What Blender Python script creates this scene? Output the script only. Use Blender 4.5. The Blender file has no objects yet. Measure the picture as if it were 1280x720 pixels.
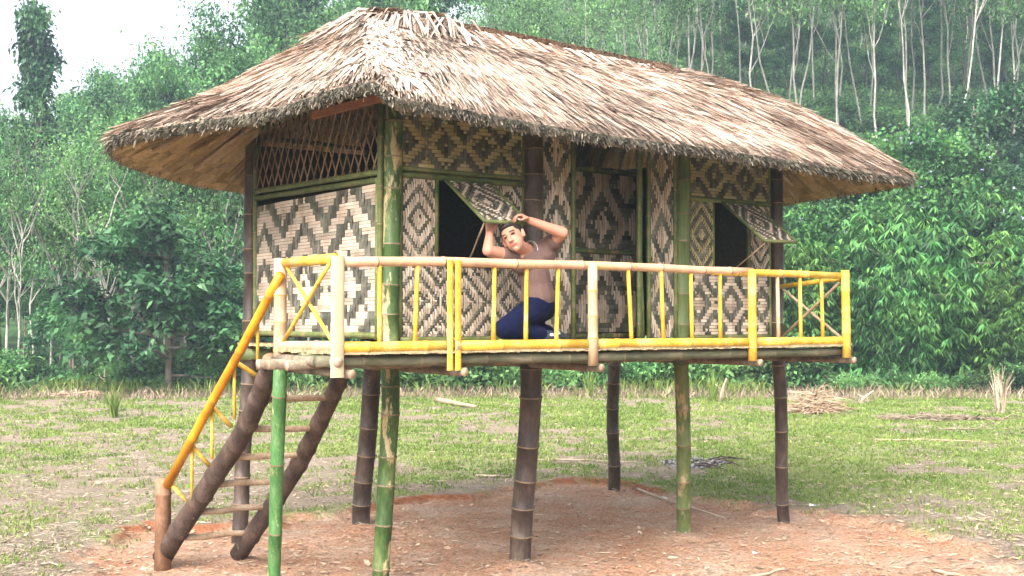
import bpy, math, random
import numpy as np
from mathutils import Vector, Matrix, noise
random.seed(7); RNG = np.random.default_rng(7)
S = bpy.context.scene
COL = S.collection
# ------------------------------------------------------------------ camera geometry
F, CH, HOR = 1490.0, 1.75, 405.0
PITCH = math.atan((HOR-360)/F)
FW_ = Vector((0, math.cos(PITCH), math.sin(PITCH))); UP_ = Vector((0, -math.sin(PITCH), math.cos(PITCH))); RT_ = Vector((1,0,0))
CAM = Vector((0,0,CH))
def ray(px, py): return FW_*F + RT_*(px-640) + UP_*(360-py)
def at(px, py, D):                     # point seen at (px,py) standing D metres in front of the camera
    d = ray(px,py); return CAM + d*(D/d.y)
def gp(px, py, z=0.0):
    d = ray(px,py); return CAM + d*((z-CH)/d.z)
dA = ray(2680, 405); dA.z = 0; dA.normalize()
TH = math.atan2(dA.y, dA.x)
A = Vector((math.cos(TH), math.sin(TH), 0)); B = Vector((-math.sin(TH), math.cos(TH), 0))
F0 = gp(475, 727); F0.z = 0
M_H = Matrix.Translation(F0) @ Matrix.Rotation(TH, 4, 'Z'); M_HI = M_H.inverted()
R_HI = M_HI.to_3x3()
CL = M_HI @ CAM
def onb(px, py, b=0.0):                # local house point on plane y=b
    d = R_HI @ ray(px,py); return CL + d*((b-CL.y)/d.y)
def ona(px, py, a=0.0):
    d = R_HI @ ray(px,py); return CL + d*((a-CL.x)/d.x)
def onz(px, py, z):
    d = R_HI @ ray(px,py); return CL + d*((z-CL.z)/d.z)
def loc(v): return M_HI @ v
# ------------------------------------------------------------------ materials
def new_mat(name):
    m = bpy.data.materials.new(name); m.use_nodes = True; nt = m.node_tree
    return m, nt, nt.nodes['Principled BSDF']
def pmat(name, cols, scale=(1,1,1), nscale=6.0, rough=0.75, tint=0.25, bump=0.3, bscale=60, fine=0.25, spots=None, spot_at=.62, rndobj=0.0, spec=0.3, trans=0.0, bdist=0.005):
    m, nt, bs = new_mat(name); N = nt.nodes; L = nt.links
    tc = N.new('ShaderNodeTexCoord'); mp = N.new('ShaderNodeMapping'); mp.inputs['Scale'].default_value = scale
    L.new(tc.outputs['Object'], mp.inputs[0])
    nz = N.new('ShaderNodeTexNoise'); nz.inputs['Scale'].default_value = nscale; nz.inputs['Detail'].default_value = 6; nz.inputs['Roughness'].default_value = .62
    L.new(mp.outputs[0], nz.inputs[0])
    cr = N.new('ShaderNodeValToRGB'); e = cr.color_ramp.elements
    k = len(cols)
    e[0].position = .3; e[0].color = (*cols[0],1); e[1].position = .7; e[1].color = (*cols[-1],1)
    for i in range(1,k-1):
        x = e.new(.3+.4*i/(k-1)); x.color = (*cols[i],1)
    L.new(nz.outputs['Fac'], cr.inputs[0]); out = cr.outputs[0]
    if spots:
        n2 = N.new('ShaderNodeTexNoise'); n2.inputs['Scale'].default_value = nscale*.9; n2.inputs['Detail'].default_value = 8; n2.inputs['Roughness'].default_value=.7
        mp2 = N.new('ShaderNodeMapping'); mp2.inputs['Location'].default_value = (7.1,3.3,1.7); mp2.inputs['Scale'].default_value = (scale[0]*1.0,scale[1]*1.0,scale[2]*.8)
        L.new(tc.outputs['Object'], mp2.inputs[0]); L.new(mp2.outputs[0], n2.inputs[0])
        mr = N.new('ShaderNodeMapRange'); mr.inputs[1].default_value = spot_at; mr.inputs[2].default_value = spot_at+.05
        L.new(n2.outputs['Fac'], mr.inputs[0])
        mx = N.new('ShaderNodeMix'); mx.data_type='RGBA'; L.new(mr.outputs[0], mx.inputs[0]); L.new(out, mx.inputs[6]); mx.inputs[7].default_value = (*spots,1); out = mx.outputs[2]
    # value variation: fine noise, per-piece tint, per-object random
    nf = N.new('ShaderNodeTexNoise'); nf.inputs['Scale'].default_value = nscale*7; nf.inputs['Detail'].default_value = 4; L.new(mp.outputs[0], nf.inputs[0])
    m1 = N.new('ShaderNodeMapRange'); m1.inputs[1].default_value=.25; m1.inputs[2].default_value=.75; m1.inputs[3].default_value = 1-fine; m1.inputs[4].default_value = 1+fine
    L.new(nf.outputs['Fac'], m1.inputs[0])
    atn = N.new('ShaderNodeAttribute'); atn.attribute_name = 'tint'
    m2 = N.new('ShaderNodeMapRange'); m2.clamp=False; m2.inputs[3].default_value = 1-tint; m2.inputs[4].default_value = 1+tint
    L.new(atn.outputs['Fac'], m2.inputs[0])
    mu = N.new('ShaderNodeMath'); mu.operation='MULTIPLY'; L.new(m1.outputs[0], mu.inputs[0]); L.new(m2.outputs[0], mu.inputs[1]); val = mu.outputs[0]
    if rndobj:
        oi = N.new('ShaderNodeObjectInfo'); m3 = N.new('ShaderNodeMapRange'); m3.inputs[3].default_value=1-rndobj; m3.inputs[4].default_value=1+rndobj
        L.new(oi.outputs['Random'], m3.inputs[0]); mm = N.new('ShaderNodeMath'); mm.operation='MULTIPLY'; L.new(val, mm.inputs[0]); L.new(m3.outputs[0], mm.inputs[1]); val = mm.outputs[0]
    vm = N.new('ShaderNodeVectorMath'); vm.operation='SCALE'; L.new(out, vm.inputs[0]); L.new(val, vm.inputs[3]); out = vm.outputs[0]
    L.new(out, bs.inputs['Base Color']); bs.inputs['Roughness'].default_value = rough
    bs.inputs['Specular IOR Level'].default_value = spec
    if bump:
        nb = N.new('ShaderNodeTexNoise'); nb.inputs['Scale'].default_value = bscale; nb.inputs['Detail'].default_value = 4; L.new(mp.outputs[0], nb.inputs[0])
        bp = N.new('ShaderNodeBump'); bp.inputs['Strength'].default_value = bump; bp.inputs['Distance'].default_value = bdist
        L.new(nb.outputs['Fac'], bp.inputs['Height']); L.new(bp.outputs[0], bs.inputs['Normal'])
    if trans:
        tr = N.new('ShaderNodeBsdfTranslucent'); L.new(out, tr.inputs[0]); ms = N.new('ShaderNodeMixShader'); ms.inputs[0].default_value = trans
        L.new(bs.outputs[0], ms.inputs[1]); L.new(tr.outputs[0], ms.inputs[2]); L.new(ms.outputs[0], N['Material Output'].inputs[0])
    return m
VZ = (1,1,.12)
MAT = dict(
 green=pmat('green_bamboo', [(.020,.040,.012),(.045,.085,.022),(.11,.14,.045)], (1,1,.35), 10, .55, .2, .3, 40, .3, spots=(.36,.28,.15), spot_at=.545),
 lgreen=pmat('bright_green_bamboo', [(.035,.10,.03),(.06,.155,.045),(.11,.20,.08)], (1,1,.25), 16, .55, .2, .3, 50, .3, spots=(.42,.37,.2), spot_at=.585),
 greendk=pmat('dull_green_bamboo', [(.05,.075,.025),(.09,.12,.04),(.14,.15,.06)], VZ, 9, .55, .3, .2, 40, .25, spots=(.30,.22,.12), spot_at=.54),
 dark=pmat('dark_bamboo', [(.026,.018,.015),(.052,.035,.028),(.11,.08,.062)], (1,1,.35), 8, .5, .25, .3, 40, .3, spots=(.20,.17,.15), spot_at=.66),
 bark=pmat('bark_log', [(.032,.020,.016),(.065,.040,.030),(.12,.08,.058)], (1,1,.5), 10, .85, .2, .6, 45, .35, spots=(.2,.15,.12), spot_at=.66, bdist=.012),
 redlog=pmat('peeled_log', [(.16,.085,.05),(.24,.13,.075),(.32,.19,.12)], (1,1,.5), 10, .8, .2, .4, 40, .25),
 rung=pmat('rung_wood', [(.22,.15,.09),(.34,.24,.16),(.44,.34,.24)], (1,1,1), 8, .8, .25, .4, 50, .25),
 oldwood=pmat('weathered_wood', [(.09,.07,.045),(.17,.13,.09),(.27,.215,.155)], (1,1,1), 9, .85, .3, .4, 50, .3),
 greybeam=pmat('grey_green_bamboo', [(.05,.055,.03),(.10,.095,.055),(.18,.15,.10)], (.25,1,1), 9, .7, .3, .3, 40, .3),
 drygrass=pmat('dry_grass_blade', [(.12,.085,.06),(.20,.15,.105),(.32,.255,.18)], (1,1,1), 1.2, .9, .45, 0, fine=.2),
 ring=pmat('node_ring', [(.10,.065,.04),(.26,.18,.11)], (1,1,1), 20, .7, .2, 0),
 yring=pmat('yellow_node_ring', [(.32,.17,.04),(.42,.26,.07)], (1,1,1), 20, .6, .2, 0),
 yellow=pmat('yellow_bamboo', [(.44,.21,.025),(.55,.34,.04),(.60,.44,.13)], (1,1,.6), 8, .45, .12, .15, 60, .2, spots=(.46,.34,.16), spot_at=.60),
 orange=pmat('orange_bamboo', [(.44,.15,.008),(.54,.22,.01),(.60,.30,.02)], (1,1,.5), 5, .42, .12, .1, 60, .12, spots=(.55,.35,.12), spot_at=.68),
 pale=pmat('pale_bamboo', [(.30,.19,.10),(.39,.27,.16),(.44,.34,.23)], (1,1,.4), 7, .5, .12, .1, 60, .15, spots=(.46,.24,.14), spot_at=.66),
 cream=pmat('cream_split_bamboo', [(.40,.31,.18),(.46,.38,.24),(.50,.43,.30)], (1,1,.2), 9, .6, .1, .1, 60, .1),
 pinkrail=pmat('rosy_bamboo', [(.40,.22,.13),(.50,.31,.19),(.56,.38,.18)], (.6,.6,1), 5, .45, .12, .1, 60, .15, spots=(.40,.2,.12), spot_at=.66),
 wlight=pmat('weave_light', [(.31,.225,.155),(.41,.325,.25),(.51,.43,.345)], (1,1,1), 6, .75, .34, .2, 120, .15),
 wshade=pmat('weave_shaded', [(.24,.19,.09),(.32,.26,.13),(.38,.32,.18)], (1,1,1), 30, .75, .28, .2, 120, .15),  # light weave with the shade under the eave put into its colour
 wdark=pmat('weave_dark', [(.045,.048,.034),(.085,.082,.06),(.17,.15,.12)], (1,1,1), 7, .7, .55, .2, 120, .2),
 wback=pmat('weave_backing', [(.05,.045,.03),(.08,.07,.05)], (1,1,1), 30, .9, .1, 0),
 frame=pmat('frame_bamboo', [(.05,.075,.02),(.095,.115,.035),(.17,.145,.06)], (1,1,1), 10, .55, .3, .2, 60, .2),
 plank=pmat('brown_plank', [(.25,.10,.05),(.36,.16,.08)], (1,1,1), 10, .8, .1, .2),
 stick=pmat('lattice_stick', [(.20,.12,.07),(.31,.20,.12)], (1,1,1), 18, .8, .35, 0),
 deck=pmat('deck_slat', [(.22,.16,.09),(.32,.25,.14),(.40,.33,.20)], (1,1,1), 16, .75, .3, .3, 60, .2),
 thatch=pmat('dry_palm_thatch', [(.27,.18,.13),(.355,.26,.20),(.42,.33,.265)], (1,1,1), 4, .8, .68, .2, 80, .12, spec=.2, spots=(.28,.145,.09), spot_at=.62),
 thatchw=pmat('bleached_thatch', [(.31,.24,.19),(.39,.32,.265)], (1,1,1), 6, .8, .68, .2, 80, .12, spec=.2),
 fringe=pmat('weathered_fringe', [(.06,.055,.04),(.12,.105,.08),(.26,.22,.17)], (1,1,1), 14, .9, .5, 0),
 lining=pmat('palm_leaf_lining', [(.42,.29,.14),(.52,.38,.20),(.58,.44,.26)], (1,1,1), 5, .8, .3, .3, 60, .2, trans=.35),
 skin=pmat('skin', [(.40,.19,.125),(.46,.23,.155)], (1,1,1), 12, .5, 0, 0, fine=.05),
 lips=pmat('lips', [(.42,.12,.10),(.46,.14,.11)], (1,1,1), 12, .5, 0, 0, fine=.05),
 hair=pmat('black_hair', [(.012,.01,.01),(.03,.025,.022)], (1,1,1), 40, .5, 0, .5, 90),
 eye=pmat('eye_dark', [(.02,.012,.01),(.03,.02,.015)], (1,1,1), 12, .3, 0, 0),
 shirt=pmat('mauve_polo', [(.105,.062,.052),(.14,.083,.070)], (1,1,1), 9, .85, 0, .4, 25, .08, bdist=.01),
 collar=pmat('collar_stripe', [(.5,.5,.52),(.6,.6,.62)], (1,1,1), 9, .8, 0, 0),
 jeans=pmat('navy_trousers', [(.003,.0045,.020),(.006,.008,.034)], (1,1,1), 9, .95, 0, .5, 22, .15, spec=.1, bdist=.012),
 shoe=pmat('dark_shoe', [(.02,.025,.04),(.04,.045,.06)], (1,1,1), 12, .6, 0, 0),
 white=pmat('white_mark', [(.7,.7,.7),(.8,.8,.8)], (1,1,1), 12, .6, 0, 0),
 sock=pmat('teal_sock', [(.10,.20,.21),(.15,.26,.26)], (1,1,1), 12, .9, 0, 0),
 trunk=pmat('grey_trunk', [(.07,.055,.04),(.13,.105,.08),(.22,.19,.155)], (1,1,.5), 5, .9, .1, .4, 30, .3, rndobj=.2),
 palet=pmat('pale_trunk', [(.15,.14,.12),(.27,.25,.22),(.40,.38,.34)], (1,1,.5), 4, .9, .1, .3, 30, .25, rndobj=.2),
 leafd=pmat('dark_leaf', [(.012,.055,.024),(.042,.12,.046),(.088,.19,.062)], (1,1,1), .9, .55, .55, 0, fine=.2, rndobj=.25, spec=.35, trans=.25),
 leafm=pmat('mid_leaf', [(.022,.080,.030),(.070,.17,.054),(.13,.25,.072)], (1,1,1), .9, .6, .55, 0, fine=.2, rndobj=.25, spec=.3, trans=.3),
 leafl=pmat('light_leaf', [(.065,.15,.05),(.11,.22,.07),(.16,.28,.10)], (1,1,1), .9, .6, .5, 0, fine=.2, rndobj=.2, spec=.3, trans=.35),
 leafb=pmat('bamboo_leaf', [(.010,.054,.018),(.050,.15,.038),(.12,.25,.058)], (1,1,1), .9, .55, .6, 0, fine=.2, rndobj=.2, spec=.35, trans=.3),
 leafbl=pmat('pale_bamboo_leaf', [(.04,.12,.025),(.085,.19,.04),(.14,.26,.06)], (1,1,1), .9, .55, .55, 0, fine=.2, rndobj=.2, spec=.35, trans=.3),
 flower=pmat('lilac_flower', [(.45,.42,.75),(.60,.56,.85)], (1,1,1), 9, .7, .2, 0),
 grass=pmat('grass_blade', [(.10,.165,.032),(.16,.225,.05),(.25,.29,.095)], (1,1,1), .6, .7, .40, 0, fine=.15, trans=.3, spec=.2),
 straw=pmat('straw_litter', [(.26,.19,.13),(.35,.28,.20),(.45,.38,.30)], (1,1,1), 2, .9, .45, 0, fine=.2),
 ash=pmat('ash', [(.05,.05,.05),(.18,.17,.18),(.36,.36,.38)], (1,1,1), 9, .95, .3, .4),
 litterw=pmat('paper_scrap', [(.6,.62,.66),(.75,.75,.78)], (1,1,1), 9, .8, .3, 0),
)
# ------------------------------------------------------------------ mesh building
class MB:
    def __init__(s): s.v=[]; s.f=[]; s.m=[]; s.t=[]
    def face(s, idx, mi=0, t=.5): s.f.append(idx); s.m.append(mi); s.t.append(t)
    def quad(s, a,b,c,d, mi=0, t=.5):
        n=len(s.v); s.v += [tuple(a),tuple(b),tuple(c),tuple(d)]; s.face((n,n+1,n+2,n+3),mi,t)
    def box(s, o, u, v, w, mi=0, t=.5):       # o corner, three edge vectors
        o=Vector(o);u=Vector(u);v=Vector(v);w=Vector(w); n=len(s.v)
        s.v += [tuple(p) for p in (o,o+u,o+u+v,o+v,o+w,o+u+w,o+u+v+w,o+v+w)]
        for q in ((3,2,1,0),(4,5,6,7),(0,1,5,4),(1,2,6,5),(2,3,7,6),(3,0,4,7)): s.face(tuple(n+i for i in q),mi,t)
    def tube(s, pts, rad, n=10, mi=0, t=.5, cap=True, capm=None, rings=None, ringm=1):
        pts=[Vector(p) for p in pts]
        if not hasattr(rad,'__len__'): rad=[rad]*len(pts)
        base=len(s.v); pu=None
        for i,p in enumerate(pts):
            d=(pts[min(i+1,len(pts)-1)]-pts[max(i-1,0)]).normalized()
            if pu is None:
                pu = d.orthogonal().normalized() if abs(d.z)<.9 else (Vector((1,0,0))-d*d.x).normalized()
            else: pu=(pu-d*pu.dot(d)).normalized()
            w=d.cross(pu)
            for k in range(n):
                a=2*math.pi*k/n; q=p+(pu*math.cos(a)+w*math.sin(a))*rad[i]; s.v.append(tuple(q))
        for i in range(len(pts)-1):
            r = ringm if (rings and i in rings) else mi
            for k in range(n):
                a=base+i*n+k; b=base+i*n+(k+1)%n; s.face((a,b,b+n,a+n),r,t)
        if cap:
            cm = mi if capm is None else capm
            s.face(tuple(base+k for k in range(n))[::-1],cm,t); s.face(tuple(base+(len(pts)-1)*n+k for k in range(n)),cm,t)
    def bamboo(s, pts, r0, r1=None, n=10, seg=.3, mi=0, ringm=1, wob=.006, t=.5, capm=None, ringh=.006):
        # a culm with swollen nodes along a polyline
        pts=[Vector(p) for p in pts]; r1=r0 if r1 is None else r1
        Ls=[0]
        for i in range(1,len(pts)): Ls.append(Ls[-1]+(pts[i]-pts[i-1]).length)
        T=Ls[-1]
        def P(x):
            for i in range(1,len(pts)):
                if x<=Ls[i]+1e-9: return pts[i-1].lerp(pts[i],(x-Ls[i-1])/max(1e-9,Ls[i]-Ls[i-1]))
            return pts[-1].copy()
        xs=[];x=seg*random.uniform(.3,.9)
        while x<T-.04: xs.append(x); x+=seg*random.uniform(.62,1.4)
        st=[(0,1,False)]
        off={}
        for x in xs:
            st += [(x-ringh*2.5,1.0,False),(x-ringh,1.09,True),(x+ringh*.6,1.07,False),(x+ringh*2,.985,False)]
        st.append((T,1,False))
        ox=Vector((random.uniform(-1,1),random.uniform(-1,1),random.uniform(-1,1)))*9
        PP=[];RR=[];rg=set()
        for i,(x,k,f) in enumerate(st):
            p=P(x); nz=noise.noise_vector(p*1.3+ox)*wob*4
            PP.append(p+nz); RR.append((r0+(r1-r0)*x/T)*k)
            if f: rg.add(i)
        s.tube(PP,RR,n,mi,t,True,capm,rg,ringm)
    def build(s, name, mats, parent=None, smooth=False, local=False):
        me=bpy.data.meshes.new(name); me.from_pydata(s.v,[],s.f)
        for m in mats: me.materials.append(MAT[m] if isinstance(m,str) else m)
        me.polygons.foreach_set('material_index',s.m)
        at_=me.attributes.new('tint','FLOAT','FACE'); at_.data.foreach_set('value',np.array(s.t,dtype=np.float32))
        if smooth: me.polygons.foreach_set('use_smooth',[True]*len(s.f))
        me.update(); o=bpy.data.objects.new(name,me); COL.objects.link(o)
        if parent is not None:
            o.parent=parent
            if not local:               # vertices given in world space: bring them into the parent's frame
                me.transform(parent_m(parent).inverted())
        return o
def parent_m(p):
    m=Matrix.Identity(4); q=p
    while q is not None:
        m=(Matrix.LocRotScale(q.location,q.rotation_euler,q.scale)) @ m; q=q.parent
    return m
def np_mesh(name, V, Q, mats, tint=None, mi=None, parent=None, k=4, smooth=False):
    me=bpy.data.meshes.new(name); n=len(Q)
    me.vertices.add(len(V)); me.vertices.foreach_set('co',V.astype(np.float32).ravel())
    me.loops.add(n*k); me.loops.foreach_set('vertex_index',Q.astype(np.int32).ravel())
    me.polygons.add(n); me.polygons.foreach_set('loop_start',np.arange(0,n*k,k,dtype=np.int32))
    for m in mats: me.materials.append(MAT[m] if isinstance(m,str) else m)
    if mi is not None: me.polygons.foreach_set('material_index',mi.astype(np.int32))
    if tint is not None:
        a=me.attributes.new('tint','FLOAT','FACE'); a.data.foreach_set('value',tint.astype(np.float32))
    me.update(calc_edges=True); me.validate()
    if smooth: me.polygons.foreach_set('use_smooth',[True]*n)
    o=bpy.data.objects.new(name,me); COL.objects.link(o)
    if parent: o.parent=parent
    return o
def tag(o,label=None,cat=None,group=None,kind=None):
    if label: o['label']=label
    if cat: o['category']=cat
    if group: o['group']=group
    if kind: o['kind']=kind
    return o
def empty(name,l=(0,0,0),rz=0):
    o=bpy.data.objects.new(name,None); o.location=l; o.rotation_euler=(0,0,rz); o.empty_display_size=.2; COL.objects.link(o); return o
def U(a,b): return random.uniform(a,b)
# ------------------------------------------------------------------ terrain
def smooth(a,b,x):
    t=np.clip((x-a)/(b-a),0,1); return t*t*(3-2*t)
PAD=[gp(px,py).xy for px,py in ((60,760),(110,690),(190,655),(300,655),(400,640),(520,622),(640,606),(720,598),(790,602),(880,622),(1000,640),(1110,655),(1230,680),(1330,735),(1330,1100),(0,1100))]
PADn=np.array([[p.x,p.y] for p in PAD])
def pad_sd(X,Y):                        # signed distance to the cleared pad (positive inside)
    P=np.stack([X,Y],-1); best=np.full(X.shape,1e9); ins=np.zeros(X.shape,bool); n=len(PADn)
    for i in range(n):
        a=PADn[i]; b=PADn[(i+1)%n]; ab=b-a
        t=np.clip(((P-a)@ab)/(ab@ab),0,1); d=np.linalg.norm(P-(a+t[...,None]*ab),axis=-1); best=np.minimum(best,d)
        c=((a[1]>P[...,1])!=(b[1]>P[...,1]))&(P[...,0]<(b[0]-a[0])*(P[...,1]-a[1])/(b[1]-a[1]+1e-12)+a[0]); ins^=c
    return np.where(ins,best,-best)
FEET=[(*gp(px,py).xy,r_) for px,py,r_ in ((474,729,.13),(649,700,.16),(855,666,.13),(980,652,.12),(300,677,.13),(455,653,.16),(768,613,.15),(204,694,.13),(300,692,.15),(343,748,.12))]
def vnoise(X,Y,s,seed=0):
    r=np.random.default_rng(seed); T=r.random((256,256)); x=X*s+100.3; y=Y*s+57.7
    xi=np.floor(x).astype(int); yi=np.floor(y).astype(int); fx=x-xi; fy=y-yi; fx=fx*fx*(3-2*fx); fy=fy*fy*(3-2*fy)
    g=lambda a,b:T[a%256,b%256]
    return (g(xi,yi)*(1-fx)+g(xi+1,yi)*fx)*(1-fy)+(g(xi,yi+1)*(1-fx)+g(xi+1,yi+1)*fx)*fy
def fbm(X,Y,s,seed=0,o=4):
    v=0;a=.5;t=0
    for i in range(o): v=v+a*vnoise(X,Y,s*2**i,seed+i); t+=a; a*=.55
    return v/t
def terr(X,Y):
    X=np.asarray(X,float);Y=np.asarray(Y,float)
    r=X/np.maximum(Y,1)                # bearing
    right=smooth(-.13,.13,r)
    h=right*(np.maximum(Y-33,0)*.42*smooth(33,40,Y)) + (1-right)*(np.maximum(Y-42,0)*.16)
    h=np.where(Y>85, h+ (Y-85)*.0, h)
    z=h+ (fbm(X,Y,.25,3)-.5)*.10*smooth(12,30,Y) + (fbm(X,Y,.9,9)-.5)*.05
    sd=pad_sd(X,Y)+ (fbm(X,Y,1.3,21)-.5)*.9+(fbm(X,Y,6,22)-.5)*.12
    z+= -.06*smooth(-.03,.10,sd)+ .008*np.exp(-((sd+.03)/.10)**2)*smooth(9.4,10.2,Y)
    z+= (fbm(X,Y,5,33)-.5)*.03+ (fbm(X,Y,14,34,2)-.5)*.014*(Y<16)
    for fx,fy,fr in FEET: z+=.045*np.exp(-((X-fx)**2+(Y-fy)**2)/(fr*fr))
    return z
def tz(x,y): return float(terr(np.array([x]),np.array([y]))[0])
gy=np.concatenate([np.arange(-6,4.8,.5),np.arange(4.8,13.5,.035),np.arange(13.5,20,.08),np.arange(20,36,.2),np.arange(36,140,1.5)])
nx=420
rows=[]
for y in gy:
    hw=max(9.0,(y+2)*.62)
    rows.append(np.stack([np.linspace(-hw,hw,nx),np.full(nx,y)],-1))
G=np.array(rows); GX=G[...,0]; GY=G[...,1]; GZ=terr(GX,GY)
V=np.stack([GX,GY,GZ],-1).reshape(-1,3); ny=len(gy)
ii=(np.arange(ny-1)[:,None]*nx+np.arange(nx-1)[None,:]).ravel()
Q=np.stack([ii,ii+1,ii+nx+1,ii+nx],-1)
sdv=pad_sd(GX,GY)+(fbm(GX,GY,1.3,21)-.5)*.9+(fbm(GX,GY,6,22)-.5)*.12
def ground_mat():
    m,nt,bs=new_mat('ground_soil'); N=nt.nodes;L=nt.links
    tc=N.new('ShaderNodeTexCoord')
    def nz(s,d=6,r=.6,off=0):
        mp=N.new('ShaderNodeMapping'); mp.inputs['Location'].default_value=(off,off*.7,0); L.new(tc.outputs['Object'],mp.inputs[0])
        n=N.new('ShaderNodeTexNoise'); n.inputs['Scale'].default_value=s;n.inputs['Detail'].default_value=d;n.inputs['Roughness'].default_value=r;L.new(mp.outputs[0],n.inputs[0]); return n.outputs['Fac']
    def ramp(f,st):
        c=N.new('ShaderNodeValToRGB'); e=c.color_ramp.elements; e[0].position,e[0].color=st[0][0],(*st[0][1],1); e[1].position,e[1].color=st[-1][0],(*st[-1][1],1)
        for p,q in st[1:-1]: x=e.new(p);x.color=(*q,1)
        L.new(f,c.inputs[0]); return c.outputs[0]
    def mix(f,a,b):
        x=N.new('ShaderNodeMix');x.data_type='RGBA'; L.new(f,x.inputs[0]) if not isinstance(f,float) else setattr(x.inputs[0],'default_value',f)
        L.new(a,x.inputs[6]);L.new(b,x.inputs[7]); return x.outputs[2]
    def mr(f,a,b):
        x=N.new('ShaderNodeMapRange');x.inputs[1].default_value=a;x.inputs[2].default_value=b;L.new(f,x.inputs[0]);return x.outputs[0]
    soil=ramp(nz(1.6,9,.68),[(.34,(.38,.155,.065)),(.46,(.46,.235,.13)),(.56,(.50,.32,.215)),(.68,(.56,.43,.34))])
    grit=ramp(nz(38,5,.7,3),[(.38,(.12,.06,.04)),(.5,(.36,.22,.15)),(.64,(.54,.44,.36))]); soil=mix(.5,soil,grit)
    dirt=ramp(nz(2.2,8,.66,9),[(.32,(.18,.14,.095)),(.5,(.28,.22,.165)),(.68,(.37,.30,.24))])
    g2=ramp(nz(45,4,.7,5),[(.38,(.08,.065,.04)),(.52,(.24,.19,.14)),(.66,(.42,.35,.27))]); dirt=mix(.5,dirt,g2)
    grs=ramp(nz(16,6,.7,14),[(.3,(.13,.165,.055)),(.5,(.21,.235,.09)),(.7,(.31,.30,.17))])
    a=N.new('ShaderNodeAttribute');a.attribute_name='grassy'
    ad=N.new('ShaderNodeMath');ad.operation='ADD'; L.new(a.outputs['Fac'],ad.inputs[0]); 
    m5=N.new('ShaderNodeMapRange');m5.inputs[1].default_value=.25;m5.inputs[2].default_value=.75;m5.inputs[3].default_value=-.35;m5.inputs[4].default_value=.35; L.new(nz(7,8,.75,2),m5.inputs[0]); L.new(m5.outputs[0],ad.inputs[1])
    c=mix(mr(ad.outputs[0],.35,.65),dirt,grs)
    p=N.new('ShaderNodeAttribute');p.attribute_name='pad'
    ap=N.new('ShaderNodeMath');ap.operation='ADD';L.new(p.outputs['Fac'],ap.inputs[0]); m6=N.new('ShaderNodeMapRange');m6.inputs[1].default_value=.25;m6.inputs[2].default_value=.75;m6.inputs[3].default_value=-.3;m6.inputs[4].default_value=.3; L.new(nz(9,8,.75,8),m6.inputs[0]);L.new(m6.outputs[0],ap.inputs[1])
    c=mix(mr(ap.outputs[0],.35,.65),c,soil)
    e=N.new('ShaderNodeAttribute');e.attribute_name='cut'
    red=ramp(nz(12,6,.7,30),[(.3,(.20,.065,.03)),(.7,(.36,.15,.075))]); c=mix(mr(e.outputs['Fac'],.25,.95),c,red)
    f=N.new('ShaderNodeAttribute');f.attribute_name='forest'
    fl=ramp(nz(1.2,8,.7,40),[(.3,(.02,.05,.02)),(.55,(.06,.12,.04)),(.75,(.12,.20,.06))]); c=mix(f.outputs['Fac'],c,fl)
    L.new(c,bs.inputs['Base Color']); bs.inputs['Roughness'].default_value=.95; bs.inputs['Specular IOR Level'].default_value=.1
    b=N.new('ShaderNodeBump');b.inputs['Strength'].default_value=.9;b.inputs['Distance'].default_value=.045;L.new(nz(22,8,.8,6),b.inputs['Height']);L.new(b.outputs[0],bs.inputs['Normal'])
    return m
gr=np_mesh('ground',V,Q,[ground_mat()],smooth=True); tag(gr,kind='structure')
def grassy(X,Y):
    g=.55*fbm(X,Y,.5,50,5)+.45*fbm(X,Y,2.2,60,4)
    r=X/np.maximum(Y,1)
    bias=.045*smooth(13,22,Y)+.03*smooth(.0,.3,r)-.07*(1-smooth(-.25,-.05,r))
    return smooth(.39,.66,g+bias)
for nme,val in (('grassy',grassy(GX,GY)),('pad',smooth(-.45,.40,sdv)),('cut',np.exp(-((sdv-.02)/.07)**2)*smooth(9.4,10.0,GY)*smooth(.38,.55,fbm(GX,GY,1.1,77)+.06)*(1-.75*smooth(1.5,2.6,GX))),('forest',smooth(29.5,33,GY+ (fbm(GX,GY,.5,5)-.5)*4))):
    a_=gr.data.attributes.new(nme,'FLOAT','POINT'); a_.data.foreach_set('value',val.ravel().astype(np.float32))
# grass, straw and litter -------------------------------------------------
def blades(name,X,Y,h,w,mat,lean=.5,zoff=0,label=None,cat='grass'):
    n=len(X); Z=terr(X,Y)+zoff; az=RNG.random(n)*6.283; ln=lean*RNG.random(n)*h
    c=np.stack([X,Y,Z],-1); sd=np.stack([np.cos(az),np.sin(az),np.zeros(n)],-1)*(w*.5)[:,None]
    az2=RNG.random(n)*6.283; tp=c+np.stack([np.cos(az2)*ln,np.sin(az2)*ln,h],-1); md=c+(tp-c)*.55+np.stack([0*h,0*h,h*.12],-1)
    V=np.stack([c-sd,c+sd,md+sd*.8,tp,md-sd*.8],1).reshape(-1,3); i=np.arange(n)*5
    Q=np.stack([i,i+1,i+2,i+3,i+4],-1)
    o=np_mesh(name,V,Q,[mat],tint=RNG.random(n),k=5); tag(o,label,cat,kind='stuff'); return o
def scatter(n,y0,y1,pw=1.0):
    Y=y0+(y1-y0)*RNG.random(n)**pw; X=(RNG.random(n)*2-1)*(Y*.46+.3); return X,Y
X,Y=scatter(330000,6.5,31,1.25); keep=(RNG.random(len(X))<grassy(X,Y)*1.1)&(pad_sd(X,Y)+(fbm(X,Y,3,88)-.5)*.8<-.02)&(fbm(X,Y,6,81)+RNG.random(len(X))*.25>.55)
X,Y=X[keep],Y[keep]; sc=.6+.5*smooth(8,26,Y)
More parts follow.
